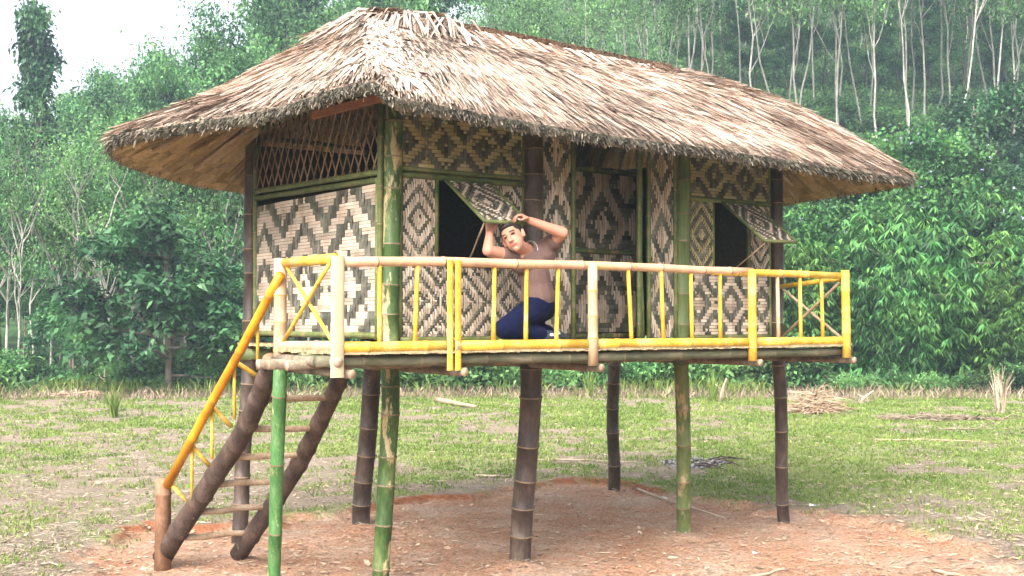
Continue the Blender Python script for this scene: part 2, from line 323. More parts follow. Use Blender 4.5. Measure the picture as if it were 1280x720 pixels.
blades('grass',X,Y,(.018+.035*RNG.random(len(X)))*sc,(.006+.006*RNG.random(len(X)))*(1+smooth(9,25,Y)*1.8),'grass',1.3,label='short green grass growing in patches over the clearing')
X,Y=scatter(2600,7,30); cx,cy=X,Y; k_=26
X=(cx[:,None]+RNG.normal(0,.07,(len(cx),k_))).ravel(); Y=(cy[:,None]+RNG.normal(0,.07,(len(cy),k_))).ravel(); kp=pad_sd(X,Y)<-.1; X,Y=X[kp],Y[kp]
blades('weed_tufts',X,Y,0.02+.045*RNG.random(len(X))**2,(.005+.006*RNG.random(len(X)))*(1+smooth(9,25,Y)*1.5),'grass',1.1,label='small green weed tufts dotted over the clearing',cat='weeds')
X,Y=scatter(13000,27.5,32.5); blades('dry_grass',X,Y,.05+.24*RNG.random(len(X))**2.5,.016+.012*RNG.random(len(X)),'drygrass',1.3,label='dry tan grass along the foot of the forest',cat='dry grass')
X,Y=scatter(26000,29.5,34); kp=RNG.random(len(X))<smooth(.45,.55,fbm(X,Y,.4,70))+.15*(X<0); blades('tall_grass',X[kp],Y[kp],.10+.35*RNG.random(kp.sum())**1.5,.018+.02*RNG.random(kp.sum()),'grass',1.0,label='tall green grass at the edge of the forest')
def litter(name,n,y0,y1,L0,L1,w,mat,label,cat,cond=None):
    X,Y=scatter(n,y0,y1,1.4)
    if cond is not None: k=cond(X,Y); X,Y=X[k],Y[k]
    n=len(X); Z=terr(X,Y)+.006; az=RNG.random(n)*6.283; L=L0+(L1-L0)*RNG.random(n)**2.5
    d=np.stack([np.cos(az),np.sin(az),RNG.normal(0,.10,n)],-1)*(L/2)[:,None]; s=np.stack([-np.sin(az),np.cos(az),RNG.normal(0,.25,n)],-1)*(w*(.5+RNG.random(n))*.5)[:,None]
    c=np.stack([X,Y,Z+.003+np.abs(d[:,2])],-1); V=np.stack([c-d,c-d*.3+s,c+d,c+d*.2-s],1).reshape(-1,3); i=np.arange(n)*4
    o=np_mesh(name,V,np.stack([i,i+1,i+2,i+3],-1),[mat],tint=RNG.random(n)); tag(o,label,cat,kind='stuff'); return o
litter('straw_litter',60000,6.5,28,.02,.16,.010,'straw','scattered straw and dry leaf litter over the clearing and the bare soil','litter',lambda X,Y:RNG.random(len(X))<np.where(pad_sd(X,Y)>-.2,.22,.75))
litter('soil_crumbs',16000,6.8,18,.010,.04,.016,'redlog','crumbs and flakes of reddish soil and bark over the bare pad','crumbs',lambda X,Y:pad_sd(X,Y)>-.3)
litter('dark_litter',16000,6.8,26,.02,.09,.012,'oldwood','dark twigs and dead leaf bits over the clearing','litter')
litter('leaf_litter',9000,6.5,26,.03,.09,.03,'rung','brown dry leaf flakes over the clearing','litter')
# ------------------------------------------------------------------ house
house=empty('stilt_house',F0,TH)
tag(house,'thatched bamboo hut on stilts with woven walls and a yellow railed balcony','house')
WD=2.15; WL=(onb(970,418)).x             # depth and length of the hut
FZ=1.60
# stilts and posts : (base px,py, top local (a,b), r0, r1, material, label)
def stilt(bx,by,a,b,r0,r1,mat,label,ztop=3.48,name='post',tx=None):
    m=MB(); T_=onb(tx,430,b) if tx else None
    if T_: a=T_.x
    base=loc(gp(bx,by,-.05)); tp_=Vector((a,b,FZ)); base=base+(base-tp_)*.18
    mid=Vector((a,b,FZ)); top=Vector((a,b,ztop)); q=base.lerp(mid,.5)+Vector((U(-.02,.02),U(-.02,.02),0))
    m.bamboo([base,q,mid,top],r0,r1,14,.30,wob=.008)
    o=m.build(name,[mat,'ring'],house,True,True); o['label']=label; return o
P2=onb(664,300); P3=onb(852,300)
stilt(474,729,onb(489,300,0).x,0,.058,.069,'green','green bamboo corner post nearest the camera')
stilt(649,700,P2.x,0,.085,.078,'dark','thick dark post in the middle of the front')
stilt(855,666,P3.x,0,.062,.06,'greendk','greenish brown post right of the door')
stilt(980,652,WL,0,.056,.058,'dark','dark post at the far right front corner')
stilt(300,677,0,WD,.065,.062,'dark','dark post at the back left corner')
stilt(455,653,P2.x-.15,WD,.085,.07,'dark','dark post under the back left of the floor',tx=466)
stilt(768,613,WL-.05,WD+.15,.068,.06,'dark','dark post at the back right corner',tx=769)
stilt(652,622,P3.x-.1,WD,.07,.06,'dark','dark post at the middle of the back',tx=664)
RB=-.80                                   # line of the front railing
AL=onb(422,380,RB).x; AR=onb(1057,380,RB).x
# left landing end: point on the plane a=AL at px 355
LB=ona(355,400,AL).y
m=MB(); b0=loc(gp(342,748,-.1)); m.bamboo([b0,b0.lerp(Vector((onb(351,470,LB).x,LB,1.47)),.5),Vector((onb(351,470,LB).x,LB,1.47))],.043,.046,14,.36,wob=.003)
o=m.build('post',['lgreen','ring'],house,True,True); o['label']='bright green post holding up the landing beside the ladder'
# floor: beams, joists, slats
m=MB(); m.bamboo([(AL-.12,RB+.03,1.525),(1.6,RB+.03,1.52),(AR+.08,RB+.03,1.525)],.036,.033,12,.4,wob=.003); m.build('floor_beam',['greybeam','ring'],house,True,True)
for b in (-.04,WD*.5,WD+.02):
    m=MB(); m.bamboo([(-.10,b-.06,1.50),(WL+.25,b-.06,1.50)],.05,.045,10,.4,wob=.003); m.build('floor_beam',['greendk','ring'],house,True,True)
JA=[AL+.02]+[onb(px,440,RB).x for px in (568,741,940)]+[AR]
for a in JA:
    m=MB(); m.bamboo([(a+.05,RB-.045,1.45),(a+.05,(WD+.15) if a>-.1 else LB+.15,1.455)],.028,.026,12,.4,wob=.003,capm=2); m.build('joist',['oldwood','ring','rung'],house,True,True)
for b in (LB+.04,LB-.13,(LB+RB)/2-.03):
    m=MB(); m.bamboo([(AL-.16,b,1.50),(.35,b,1.50)],.034,.032,12,.35,wob=.004,capm=2); m.build('joist',['oldwood','ring','rung'],house,True,True)
m=MB(); m.bamboo([(AL-.02,RB-.05,1.525),(AL-.02,LB+.14,1.525)],.033,.033,12,.35,wob=.004,capm=2); m.build('floor_beam',['oldwood','ring','rung'],house,True,True)
m=MB()
y=RB-.02
while y<WD+.08:
    x0=AL-.05 if y<LB+.05 else -.08; x=x0
    while x<WL+.02 if y>0 else x<AR+.04:
        L=min(U(1.0,2.4),(WL+.08 if y>0 else AR+.06)-x)
        if L<.05: break
        m.box((x+.004,y,1.573+U(-.004,.004)),(L-.008,0,U(-.004,.004)),(0,.033,0),(0,0,.022),0,random.random()); x+=L
    y+=.037
m.build('deck_floor',['deck'],house,False,True)
m=MB()                                   # ragged split slat edge under the bottom rail
for i in range(170):
    a=AL+(AR-AL)*(i+.5)/170; m.box((a-.012,RB-.035+U(-.012,.006),1.568+U(-.004,.002)),(.022,0,0),(U(-.01,.01),.18,0),(0,0,.008),0,random.random())
m.build('deck_edging',['deck'],house,False,True)
# ---- woven panels -------------------------------------------------------
def weave(parent,o,u,v,w,h,cu,cv,fn,vert=False,light='wlight',name='woven_panel',split=1,depth=.012):
    o=Vector(o);u=Vector(u).normalized();v=Vector(v).normalized();n=u.cross(v)
    ni=max(2,round(w/cu)); nj=max(2,round(h/cv)); cu=w/ni; cv=h/nj
    m=MB(); m.box(o-n*(depth+.004),u*w,v*h,n*depth,2)
    Lg=[[bool(fn(i,j,ni,nj))^(random.random()<.025) for j in range(nj)] for i in range(ni)]
    def rect(u0,v0,uw,vh,mi,t,z,bow=.002):
        g=U(.0006,.0022); u0+=U(-.002,.002); p=o+u*(u0+g)+v*(v0+g); a=u*(uw-2*g); b=v*(vh-2*g)
        j=n*U(-.0008,.0008)
        if a.length>=b.length:
            mid=a*.5; q=[p-n*.003,p+mid+n*(z+bow)+j,p+a-n*.003]
            for k in range(2): m.quad(q[k],q[k+1],q[k+1]+b,q[k]+b,mi,t)
        else:
            mid=b*.5; q=[p-n*.003,p+mid+n*(z+bow)+j,p+b-n*.003]
            for k in range(2): m.quad(q[k],q[k]+a,q[k+1]+a,q[k+1],mi,t)
    # light floats run one way, dark floats the other
    tc=[random.random() for _ in range(max(ni,nj)+1)]
    for j in range(nj):
        i=0
        while i<ni:
            s=Lg[i][j]; e=i
            while e<ni and Lg[e][j]==s: e+=1
            if s!=vert:
                t=random.random()*.7+tc[j]*.3
                for q in range(split): rect(i*cu,j*cv+q*cv/split,(e-i)*cu,cv/split,0 if s else 1,t+U(-.2,.2),.003)
            i=e
    for i in range(ni):
        j=0
        while j<nj:
            s=Lg[i][j]; e=j
            while e<nj and Lg[i][e]==s: e+=1
            if s==vert:
                t=random.random()*.7+tc[i]*.3; rect(i*cu,j*cv,cu,(e-j)*cv,0 if s else 1,t,.003)
            j=e
    ob=m.build(name,[light,'wdark','wback'],parent,False,True); return ob
def diam(Pi,Pj,p,q,M,L,oi=0,oj=0):
    def f(i,j,ni,nj):
        a=abs(((i-ni/2+.5+oi)+Pi/2)%Pi-Pi/2); b=abs(((j-nj/2+.5+oj)+Pj/2)%Pj-Pj/2)
        return (int(a)*p+int(b)*q)%M<L
    return f
def pole(parent,p,q,r,mat='frame',name='frame_pole',seg=.35,lab=None):
    m=MB(); m.bamboo([p,q],r,r*.95,8,seg,wob=.002); return m.build(name,[mat,'ring'],parent,True,True)
U1=(1,0,0); VZ1=(0,0,1)
# front wall: a mesh of frame poles, the woven panels under it
def fr(px,py): q=onb(px,py,0); return q.x,q.z
a1=onb(488,300,0).x+.08; ws0=fr(548,270)[0]; ws1=fr(612,270)[0]; p2=P2.x
zs=2.20; zt=2.79; WB=1.64
wall=MB()
def fp(m,a0,z0,a1_,z1,r=.022,b=0): m.bamboo([(a0,b,z0),(a1_,b,z1)],r,r,8,.35,wob=.0015,t=random.random())
g0=a1+.03
for z in (zs-.02,zt,WB): fp(wall,a1,z,p2-.05,z)
fp(wall,a1,zt+.045,p2-.05,zt+.045,.02,.01)
for a in (a1,ws0-.01,ws1+.01,p2-.07): fp(wall,a,WB,a,3.45,.022,.012) if a in (a1,p2-.07) else fp(wall,a,zs,a,zt,.020,.012)
c0=p2+.09; c1=fr(716,300)[0]; d0=c1; d1=fr(802,300)[0]; e0=fr(811,300)[0]; e1=P3.x-.075
for a in (c0,c1,e0-.0,e1+.0,d1-.03): fp(wall,a,WB-.03,a,3.5,.020)
g1=P3.x+.08; g2=WL-.07; v0=fr(892,300)[0]; v1=fr(937,300)[0]; zs2=2.22; zt2=2.80
for z in (zs2-.02,zt2,WB): fp(wall,g1,z,g2,z,.02)
for a in (g1,g2): fp(wall,a,WB,a,3.45,.02,.012)
for a in (v0,v1): fp(wall,a,zs2,a,zt2,.018,.012)
fp(wall,0,3.40,WL,3.42,.035,-.03)
fw=wall.build('wall',['frame','ring'],house,True,True); fw['label']='front wall with two windows and the doorway'
weave(fw,(a1+.01,0,zt+.06),U1,VZ1,p2-.08-a1,3.42-zt-.06,.027,.027,diam(12,12,1,1,6,3,0,-2),light='wshade',split=1)
weave(fw,(a1+.02,0,zs),U1,VZ1,ws0-.03-a1-.02,zt-zs-.02,.0165,.021,diam(60,60,1,1,6,4),vert=True)
weave(fw,(ws1+.03,0,zs),U1,VZ1,p2-.09-ws1-.03,zt-zs-.02,.0165,.021,diam(60,60,1,1,6,4),vert=True)
weave(fw,(a1+.02,0,WB+.02),U1,VZ1,p2-.09-a1-.02,zs-WB-.06,.0185,.020,diam(22,24,1,1,6,4,0,0),vert=True)
weave(fw,(c0+.02,0,WB),U1,VZ1,c1-c0-.04,3.42-WB,.020,.036,diam(40,16,1,1,7,4,0,1),vert=True)
weave(fw,(e0+.02,0,WB),U1,VZ1,e1-e0-.04,3.42-WB,.020,.036,diam(40,16,1,1,7,4,0,2),vert=True)
weave(fw,(g1+.01,0,zt2+.02),U1,VZ1,g2-g1-.02,3.4-zt2-.02,.027,.026,diam(14,14,1,1,6,3,0,-3),light='wshade')
weave(fw,(g1+.02,0,zs2),U1,VZ1,v0-g1-.03,zt2-zs2-.02,.017,.019,diam(60,60,1,1,6,3),vert=True,light='wshade')
weave(fw,(v1+.02,0,zs2),U1,VZ1,g2-v1-.03,zt2-zs2-.02,.017,.021,diam(60,60,1,1,6,4),vert=True)
weave(fw,(g1+.02,0,WB+.02),U1,VZ1,g2-g1-.03,zs2-WB-.06,.024,.026,diam(16,16,1,1,6,3),split=1)
# door leaf standing open a little behind the opening
dr=MB()
for q in (((d0+.03,.52,1.63),(d0+.03,.52,3.08)),((d1+.48,.56,1.63),(d1+.48,.56,3.08)),((d0+.03,.52,1.65),(d1+.48,.56,1.65)),((d0+.03,.505,2.36),(d1+.48,.545,2.36)),((d0+.03,.52,3.05),(d1+.48,.56,3.05))): dr.bamboo(q,.022,.022,8,.4,wob=.0015)
door=dr.build('door',['greendk','ring'],house,True,True); door['label']='woven door standing in the shade of the doorway'
du=Vector((d1+.43-d0,.04,0)); weave(door,(d0+.05,.52,1.68),du,VZ1,du.length-.04,1.34,.026,.040,diam(22,18,1,1,8,4,5,3),vert=True)
for x_,y_,r_ in ((d1+.015,.04,.026),): 
    m=MB(); m.bamboo([(x_,y_,1.6),(x_,y_,3.45)],r_,r_,10,.4); m.build('door_post',['greendk','ring'],house,True,True)
# hatches
def hatch(a0,a1_,z0,outc,zout,lab,nx_=2):
    o=Vector((a0,-.03,z0)); u=Vector((1,0,0)); d=Vector((0,-outc,zout-z0)); Ld=d.length; d.normalize(); w=a1_-a0
    m=MB(); e=[o,o+u*w,o+u*w+d*Ld,o+d*Ld]
    for i in range(4): m.bamboo([e[i],e[(i+1)%4]],.013,.013,8,.3,wob=.001)
    nrm=u.cross(d)
    h=m.build('window_hatch',['frame','ring'],house,True,True); h['label']=lab
    # outer (upper) face
    up=u.cross(-d).normalized()
    weave(h,e[3]+u*.012+up*.004,u,-d,w-.024,Ld-.02,.017,.020,diam(24,24,1,1,6,3),vert=False)
    weave(h,e[2]-u*.012-up*.014,-u,-d,w-.024,Ld-.02,.022,.026,diam(24,24,1,1,6,3),vert=False)
    return h,e
h1,e1_=hatch(.507,.885,zt-.02,.49,2.445,'woven hatch lifted by the kneeling man',2)
q=onb(586,322,-.02); m=MB(); m.bamboo([e1_[3]+Vector((.02,.02,-.01)),q],.007,.006,6,.3); m.build('prop_stick',['rung','ring'],h1,True,True)
q=onb(900,258,0); q2=onb(943,305,-.48)
h2,e2_=hatch(q.x,q.x+.40,zt2-.02,.46,2.43,'woven hatch propped open with a stick')
q=onb(918,338,-.02); m=MB(); m.bamboo([e2_[3]+Vector((.03,.02,-.01)),q],.007,.006,6,.3); m.build('prop_stick',['rung','ring'],h2,True,True)
# left wall
wl=MB(); zb=2.76
for q in (((0,.0,WB+.03),(0,WD-.06,WB+.03)),((0,.0,zb-.02),(0,WD-.06,zb+.03)),((0,.0,zb+.035),(0,WD-.06,zb+.085)),((0,.015,WB),(0,.015,3.4)),((0,WD-.08,WB),(0,WD-.08,3.25)),((0,.04,WB),(0,.04,zb)),((0.03,0,3.42),(0.03,WD,3.36))): wl.bamboo(q,.022,.022,8,.4,wob=.002,t=random.random())
lw=wl.build('wall',['frame','ring'],house,True,True); lw['label']='left end wall with big zigzag weave and open lattice above'
weave(lw,(0,WD-.10,WB+.05),(0,-1,0),VZ1,WD-.165,zb-WB-.09,.042,.050,diam(17,40,1,1.4,8,4.2,3,4),split=2)
la=MB()
for s in (1,-1):
    k=-.6
    while k<WD+.6:
        y0=k; y1=k+s*.36; p=Vector((.012*s,y0,zb+.06)); q=Vector((.012*s,y1,zb+.72))
        # clip to the opening
        t0=0;t1=1
        for lim,sg in ((.03,1),(WD-.1,-1)):
            f0=(y0-lim)*sg; f1=(y1-lim)*sg
            if f0<0 and f1<0: t0=2
            elif f0<0: t0=max(t0,-f0/(f1-f0))
            elif f1<0: t1=min(t1,f0/(f0-f1))
        if t0<t1: la.tube([p.lerp(q,t0),p.lerp(q,t1)],.0062,5,0,random.random())
        k+=.115
la.build('lattice',['stick'],lw,True,True)
m=MB(); pa=ona(388,149,-.06); pb=ona(482,125,-.06); m.box(pa,pb-pa,(.03,0,0),(0,0,.055)); m.build('rafter_plank',['plank'],house,False,True)
# back, right walls and a loose mat inside keep the room dark
m=MB(); 
for q in (((0,WD,1.66),(WL,WD,1.66)),((0,WD,3.3),(WL,WD,3.3)),((.06,WD,1.6),(.06,WD,3.35)),((WL-.06,WD,1.6),(WL-.06,WD,3.35))): m.bamboo(q,.02,.02,8,.5)
bw=m.build('wall',['frame','ring'],house,True,True); bw['label']='back wall'
weave(bw,(WL,WD,WB),(-1,0,0),VZ1,WL,1.6,.06,.06,diam(16,16,1,1,6,3))
m=MB(); 
for q in (((WL,0,1.66),(WL,WD,1.66)),((WL,0,3.3),(WL,WD,3.3)),((WL,.08,1.6),(WL,.08,3.35))): m.bamboo(q,.02,.02,8,.5)
rw=m.build('wall',['frame','ring'],house,True,True); rw['label']='right end wall'
weave(rw,(WL,0,WB),(0,1,0),VZ1,WD,1.65,.05,.06,diam(16,16,1,1,6,3))
# ---- railing -------------------------------------------------------------
zT=2.143; zBt=1.612
m=MB()
pp=[onb(px,py,RB) for px,py in ((424,328),(568,328.5),(741,332),(940,340.5),(1060,345))]
m.bamboo([pp[0],pp[1],pp[2],pp[3]],.031,.030,12,.42,mi=0,ringm=2,wob=.003)
m.bamboo([pp[3]-Vector((.45,0,0)),pp[4]],.029,.028,12,.42,mi=1,ringm=2,wob=.002)
X0=[AL,onb(568,430,RB).x,onb(741,430,RB).x,onb(940,430,RB).x,AR]
for i in range(4): m.bamboo([(X0[i]+.02,RB,zBt),(X0[i+1]-.01,RB,zBt)],.036,.034,12,.5,mi=1,ringm=3,wob=.002)
m.bamboo([(AL,RB+.02,zT-.002),(AL,LB,zT)],.032,.03,12,.4,mi=1,ringm=3,wob=.002)
m.bamboo([(AL-.01,RB+.03,zBt),(AL-.01,LB+.05,zBt-.01)],.036,.034,12,.5,mi=4,ringm=3,wob=.002)
m.bamboo([(AR,RB,zT-.01),(AR+.05,-.05,zT-.06)],.022,.02,10,.4,mi=1,ringm=3,wob=.002)
m.bamboo([(AR,RB,zBt),(AR+.05,-.05,zBt)],.024,.022,10,.4,mi=1,ringm=3,wob=.002)
rail=m.build('railing',['pinkrail','yellow','ring','yring','pale'],house,True,True); rail['label']='balcony railing of yellow and tan bamboo'
def rpost(px,ytop,ybot,w,mat,lab,kind='round',b=None,a=None):
    q=onb(px,ytop,RB-.035) if b is None else Vector((a,b,0)); 
    zt_=onb(px,ytop,RB-.035).z if b is None else ytop; zb_=onb(px,ybot,RB-.035).z if b is None else ybot
    m=MB()
    if kind=='round': m.bamboo([(q.x,q.y,zb_),(q.x+U(-.005,.005),q.y,zt_)],w/2,w/2*.95,14,.24,wob=.001,ringm=1)
    else:
        # split half culm: an arc slat opened to the front
        n=7; segs=[zb_+(zt_-zb_)*k/9 for k in range(10)]
        for k in range(9):
            for j in range(n-1):
                def P(jj,z,o=0):
                    an=math.pi*(.12+.76*jj/(n-1)); r=w*.56-o; bul=1+.03*math.sin(z*23)
                    return (q.x+r*math.cos(an)*bul, q.y-.025+ .03 -(r*.45)*math.sin(an), z)
                m.quad(P(j,segs[k]),P(j,segs[k+1]),P(j+1,segs[k+1]),P(j+1,segs[k]),0,.5)
                m.quad(P(j,segs[k],.008),P(j+1,segs[k],.008),P(j+1,segs[k+1],.008),P(j,segs[k+1],.008),0,.5)
            for j in (0,n-1): 
                a_=P(j,segs[k]);b_=P(j,segs[k+1]);c_=P(j,segs[k+1],.008);d_=P(j,segs[k],.008); m.quad(a_,b_,c_,d_,0,.5)
        for k in (0,9):
            for j in range(n-1): m.quad(P(j,segs[k]),P(j+1,segs[k]),P(j+1,segs[k],.008),P(j,segs[k],.008),0,.3)
    o=m.build('rail_post',[mat,'yring'],rail,True,True); o['label']=lab; return o
rpost(422,320,472,.085,'cream','flat cream split bamboo post at the left corner','split')
rpost(563,325,463,.045,'yellow','bright yellow split post','split'); rpost(573,325,463,.045,'yellow','bright yellow split post','split')
rpost(741,328,457,.072,'pale','pale tan round post')
rpost(940,337,451,.068,'yellow','yellow round post')
rpost(1057,338,447,.072,'yellow','yellow post at the right corner')
rpost(355,2.17,1.50,.085,'pale','pale post at the head of the ladder',a=AL-.01,b=LB+.03)
for (pt,pb_,mt) in ((474,475,'yellow'),(522,519,'yellow'),(618,616,'yellow'),(659,657,'yellow'),(698,695,'yellow'),(785,789,'yellow'),(826,829,'yellow'),(864,865,'yellow'),(900,900,'yellow'),(972,973,'pale'),(1000,1001,'yellow'),(1027,1028,'yellow')):
    t_=onb(pt,380,RB).x; b_=onb(pb_,380,RB).x
    m=MB(); m.bamboo([(b_,RB,zBt+.02),(t_,RB,zT-.01)],.0155,.0145,8,.24,wob=.001); m.build('baluster',[mt,'yring'],rail,True,True)
for q,mt in ((((AL,RB+.06,zBt+.03),(AL,LB-.04,zT-.03)),'yellow'),(((AL-.02,RB+.06,zT-.03),(AL-.02,LB-.04,zBt+.03)),'yellow'),(((AR+.02,RB+.06,zBt+.02),(AR+.05,-.08,zT-.08)),'rung'),(((AR+.0,RB+.06,zT-.05),(AR+.04,-.08,zBt+.02)),'rung')):
    m=MB(); m.bamboo(q,.013,.012,8,.25,wob=.001); m.build('cross_brace',[mt,'yring'],rail,True,True)
# twine lashings
for a,b,z,r in ((X0[0],RB,zBt,.045),(X0[0],RB,zT,.04),(X0[1],RB,zBt,.047),(X0[2],RB,zBt,.047),(X0[3],RB,zBt,.047),(AL,LB,1.50,.06)):
    m=MB(); pts=[(a+(t/40-.5)*.034, b+(r+.002)*math.cos(t*2*math.pi/10), z+(r+.002)*math.sin(t*2*math.pi/10)) for t in range(41)]
    m.tube(pts,.003,4,0,.5,False)
    m.build('lashing',['rung'],house,True,True)
# ---- roof ------------------------------------------------------------------
EV=[(-.42,-.90,3.13,.55),(.46,-.90,3.09,1.0),(1.55,-.90,3.055,1.7),(2.35,-.90,3.055,2.3),(3.23,-.90,3.03,2.9),(4.35,-.88,3.01,3.5),(5.02,-.72,3.04,3.68),(5.36,-.25,3.07,3.7),(5.42,.8,3.04,3.7),(5.25,2.0,2.93,3.7),(4.7,2.7,2.93,3.65),
    (3.2,2.85,2.95,2.9),(1.6,2.9,2.97,1.7),(.1,2.85,2.98,.8),(-.55,2.55,3.0,.6),(-1.16,2.1,3.06,.55),(-1.36,1.6,3.12,.55),(-1.06,.95,3.16,.55),(-.74,.25,3.19,.55),(-.60,-.45,3.24,.55),(-.52,-.82,3.24,.55)]
EVn=np.array(EV); NE=len(EV)
dl=np.linalg.norm(np.roll(EVn[:,:2],-1,0)-EVn[:,:2],axis=1); cum=np.concatenate([[0],np.cumsum(dl)]); PER=cum[-1]
def eave(u):
    u=np.asarray(u)%PER; i=np.clip(np.searchsorted(cum,u,side='right')-1,0,NE-1); t=((u-cum[i])/dl[i])[...,None]
    p0,p1,p2_,p3=EVn[(i-1)%NE],EVn[i],EVn[(i+1)%NE],EVn[(i+2)%NE]
    c=.5*((2*p1)+(-p0+p2_)*t+(2*p0-5*p1+4*p2_-p3)*t**2+(-p0+3*p1-3*p2_+p3)*t**3)
    lin=p1+(p2_-p1)*t
    corner=((i==NE-1)|(i==0)|(i==NE-2))[...,None]
    return np.where(corner,lin,c)
def roofP(u,s,lift=0.0):                  # s 0 at the ridge, 1 at the eave
    e=eave(u); a=np.clip(e[...,3],.55,3.7); s=np.asarray(s)
    rz=4.20-.03*np.sin((a-.55)/3.15*math.pi)-.05*smooth(1.5,3.7,a)
    rgt=smooth(3.0,5.2,e[...,0]); lft=1-smooth(-1.0,0,e[...,0])
    x=a+(e[...,0]-a)*s; y=1.08+(e[...,1]-1.08)*s
    prof=s-(.045+.11*rgt-.075*lft)*np.sin(np.clip(s,0,1)*math.pi)      # a touch full in the middle
    z=rz+(e[...,2]-rz)*prof
    # uneven courses
    z=z+ (vnoise(x*1.0,y*1.0,2.2,5)-.5)*.06*np.sin(np.clip(s,0,1)*math.pi*.9+.25)+lift
    return np.stack([x,y,z],-1)
# shell
nu,ns=260,26
uu=np.linspace(0,PER,nu,endpoint=False); ss=np.linspace(0,1,ns)
def shell(name,lift,mat,flip,smax=1.0,off=0.0):
    Uu,Ss=np.meshgrid(uu,ss*smax,indexing='ij'); P=roofP(Uu,Ss,lift); V=P.reshape(-1,3)
    i=np.arange(nu)[:,None]; j=np.arange(ns-1)[None,:]; a=(i*ns+j).ravel(); b=(((i+1)%nu)*ns+j).ravel()
    Q=np.stack([a,a+1,b+1,b],-1)
    if flip: Q=Q[:,::-1]
    return V,Q
Vt,Qt=shell('t',-.02,None,False,.985); Vb,Qb=shell('b',-.11,None,True,.97)
n0=len(Vt); edge_i=np.arange(nu); a=edge_i*ns+ns-1; b=((edge_i+1)%nu)*ns+ns-1
Qe=np.stack([a,a+n0,b+n0,b],-1)
mi=np.concatenate([np.zeros(len(Qt)),np.ones(len(Qb)),np.full(len(Qe),2)])
roof=np_mesh('roof',np.concatenate([Vt,Vb]),np.concatenate([Qt,Qb+n0,Qe]),['thatch','lining','fringe'],tint=RNG.random(len(mi)),mi=mi,parent=house,smooth=True)
roof['label']='hipped roof of dry palm thatch'
def strips(P0,P1,P2,w,tint,mi,wn=None,taper=.25):
    # P0->P1->P2 polylines, flat strips of width w; side vector perpendicular to run and to up
    d=P2-P0; up=np.array([0,0,1.0])+RNG.normal(0,.35,P0.shape); sd=np.cross(d,up); sd/=np.linalg.norm(sd,axis=1)[:,None]+1e-9; sd*= (w*.5)[:,None]
    V=np.stack([P0-sd*.8,P0+sd*.8,P1+sd,P1-sd,P2+sd*taper,P2-sd*taper],1).reshape(-1,3); i=np.arange(len(P0))*6
    Q=np.concatenate([np.stack([i,i+1,i+2,i+3],-1),np.stack([i+3,i+2,i+4,i+5],-1)])
    return V,Q,np.concatenate([tint,tint]),np.concatenate([mi,mi])
def thatch(n,smin,smax,L0,L1,w0,w1,white=None,lift0=-.01,lift1=.035,jit=.05):
    u=RNG.random(n)*PER; 
    # courses
    c=RNG.integers(0,13,n)/13.0; s1=smin+(smax-smin)*(c+RNG.normal(0,.022,n)+.08); s1=np.clip(s1,smin+.02,smax+.008+.02*RNG.random(n)**2)
    e=eave(u); run=np.hypot(e[:,0]-np.clip(e[:,3],.55,3.7),e[:,1]-1.08)+.3; L=(L0+(L1-L0)*RNG.random(n))/run
    s0=np.maximum(s1-L,.0); du=RNG.normal(0,jit,n)*.35+ (vnoise(u,s1*3,1.2,8)-.5)*.12
    P0=roofP(u-du*.5,s0,lift0); P1=roofP(u,(s0+s1)/2,(lift0+lift1)*.6); P2=roofP(u+du*.5,s1,0)
    P2[:,2]+=lift1*(.2+1.3*RNG.random(n)**1.5)
    P2+=RNG.normal(0,.009,P2.shape)+0*P2; P1+=RNG.normal(0,.004,P1.shape)
    w=w0+(w1-w0)*RNG.random(n)**2; t=np.clip(.5+RNG.normal(0,.36,n)+ (vnoise(u,s1*4,1.5,12)-.5)*.7,-.4,1.25)
    # bleached leaves round the front left hip
    dh=np.hypot(P2[:,0]+.3,P2[:,1]+.45); pw=np.exp(-(dh/.75)**2)
    mi=(RNG.random(n)<pw*.6+.14).astype(int)
    return strips(P0,P1,P2,w,t,mi)
V,Q,t,mi=thatch(80000,.03,.997,.34,.80,.008,.020)
np_mesh('thatch_leaves',V,Q,['thatch','thatchw'],tint=t,mi=mi,parent=roof)
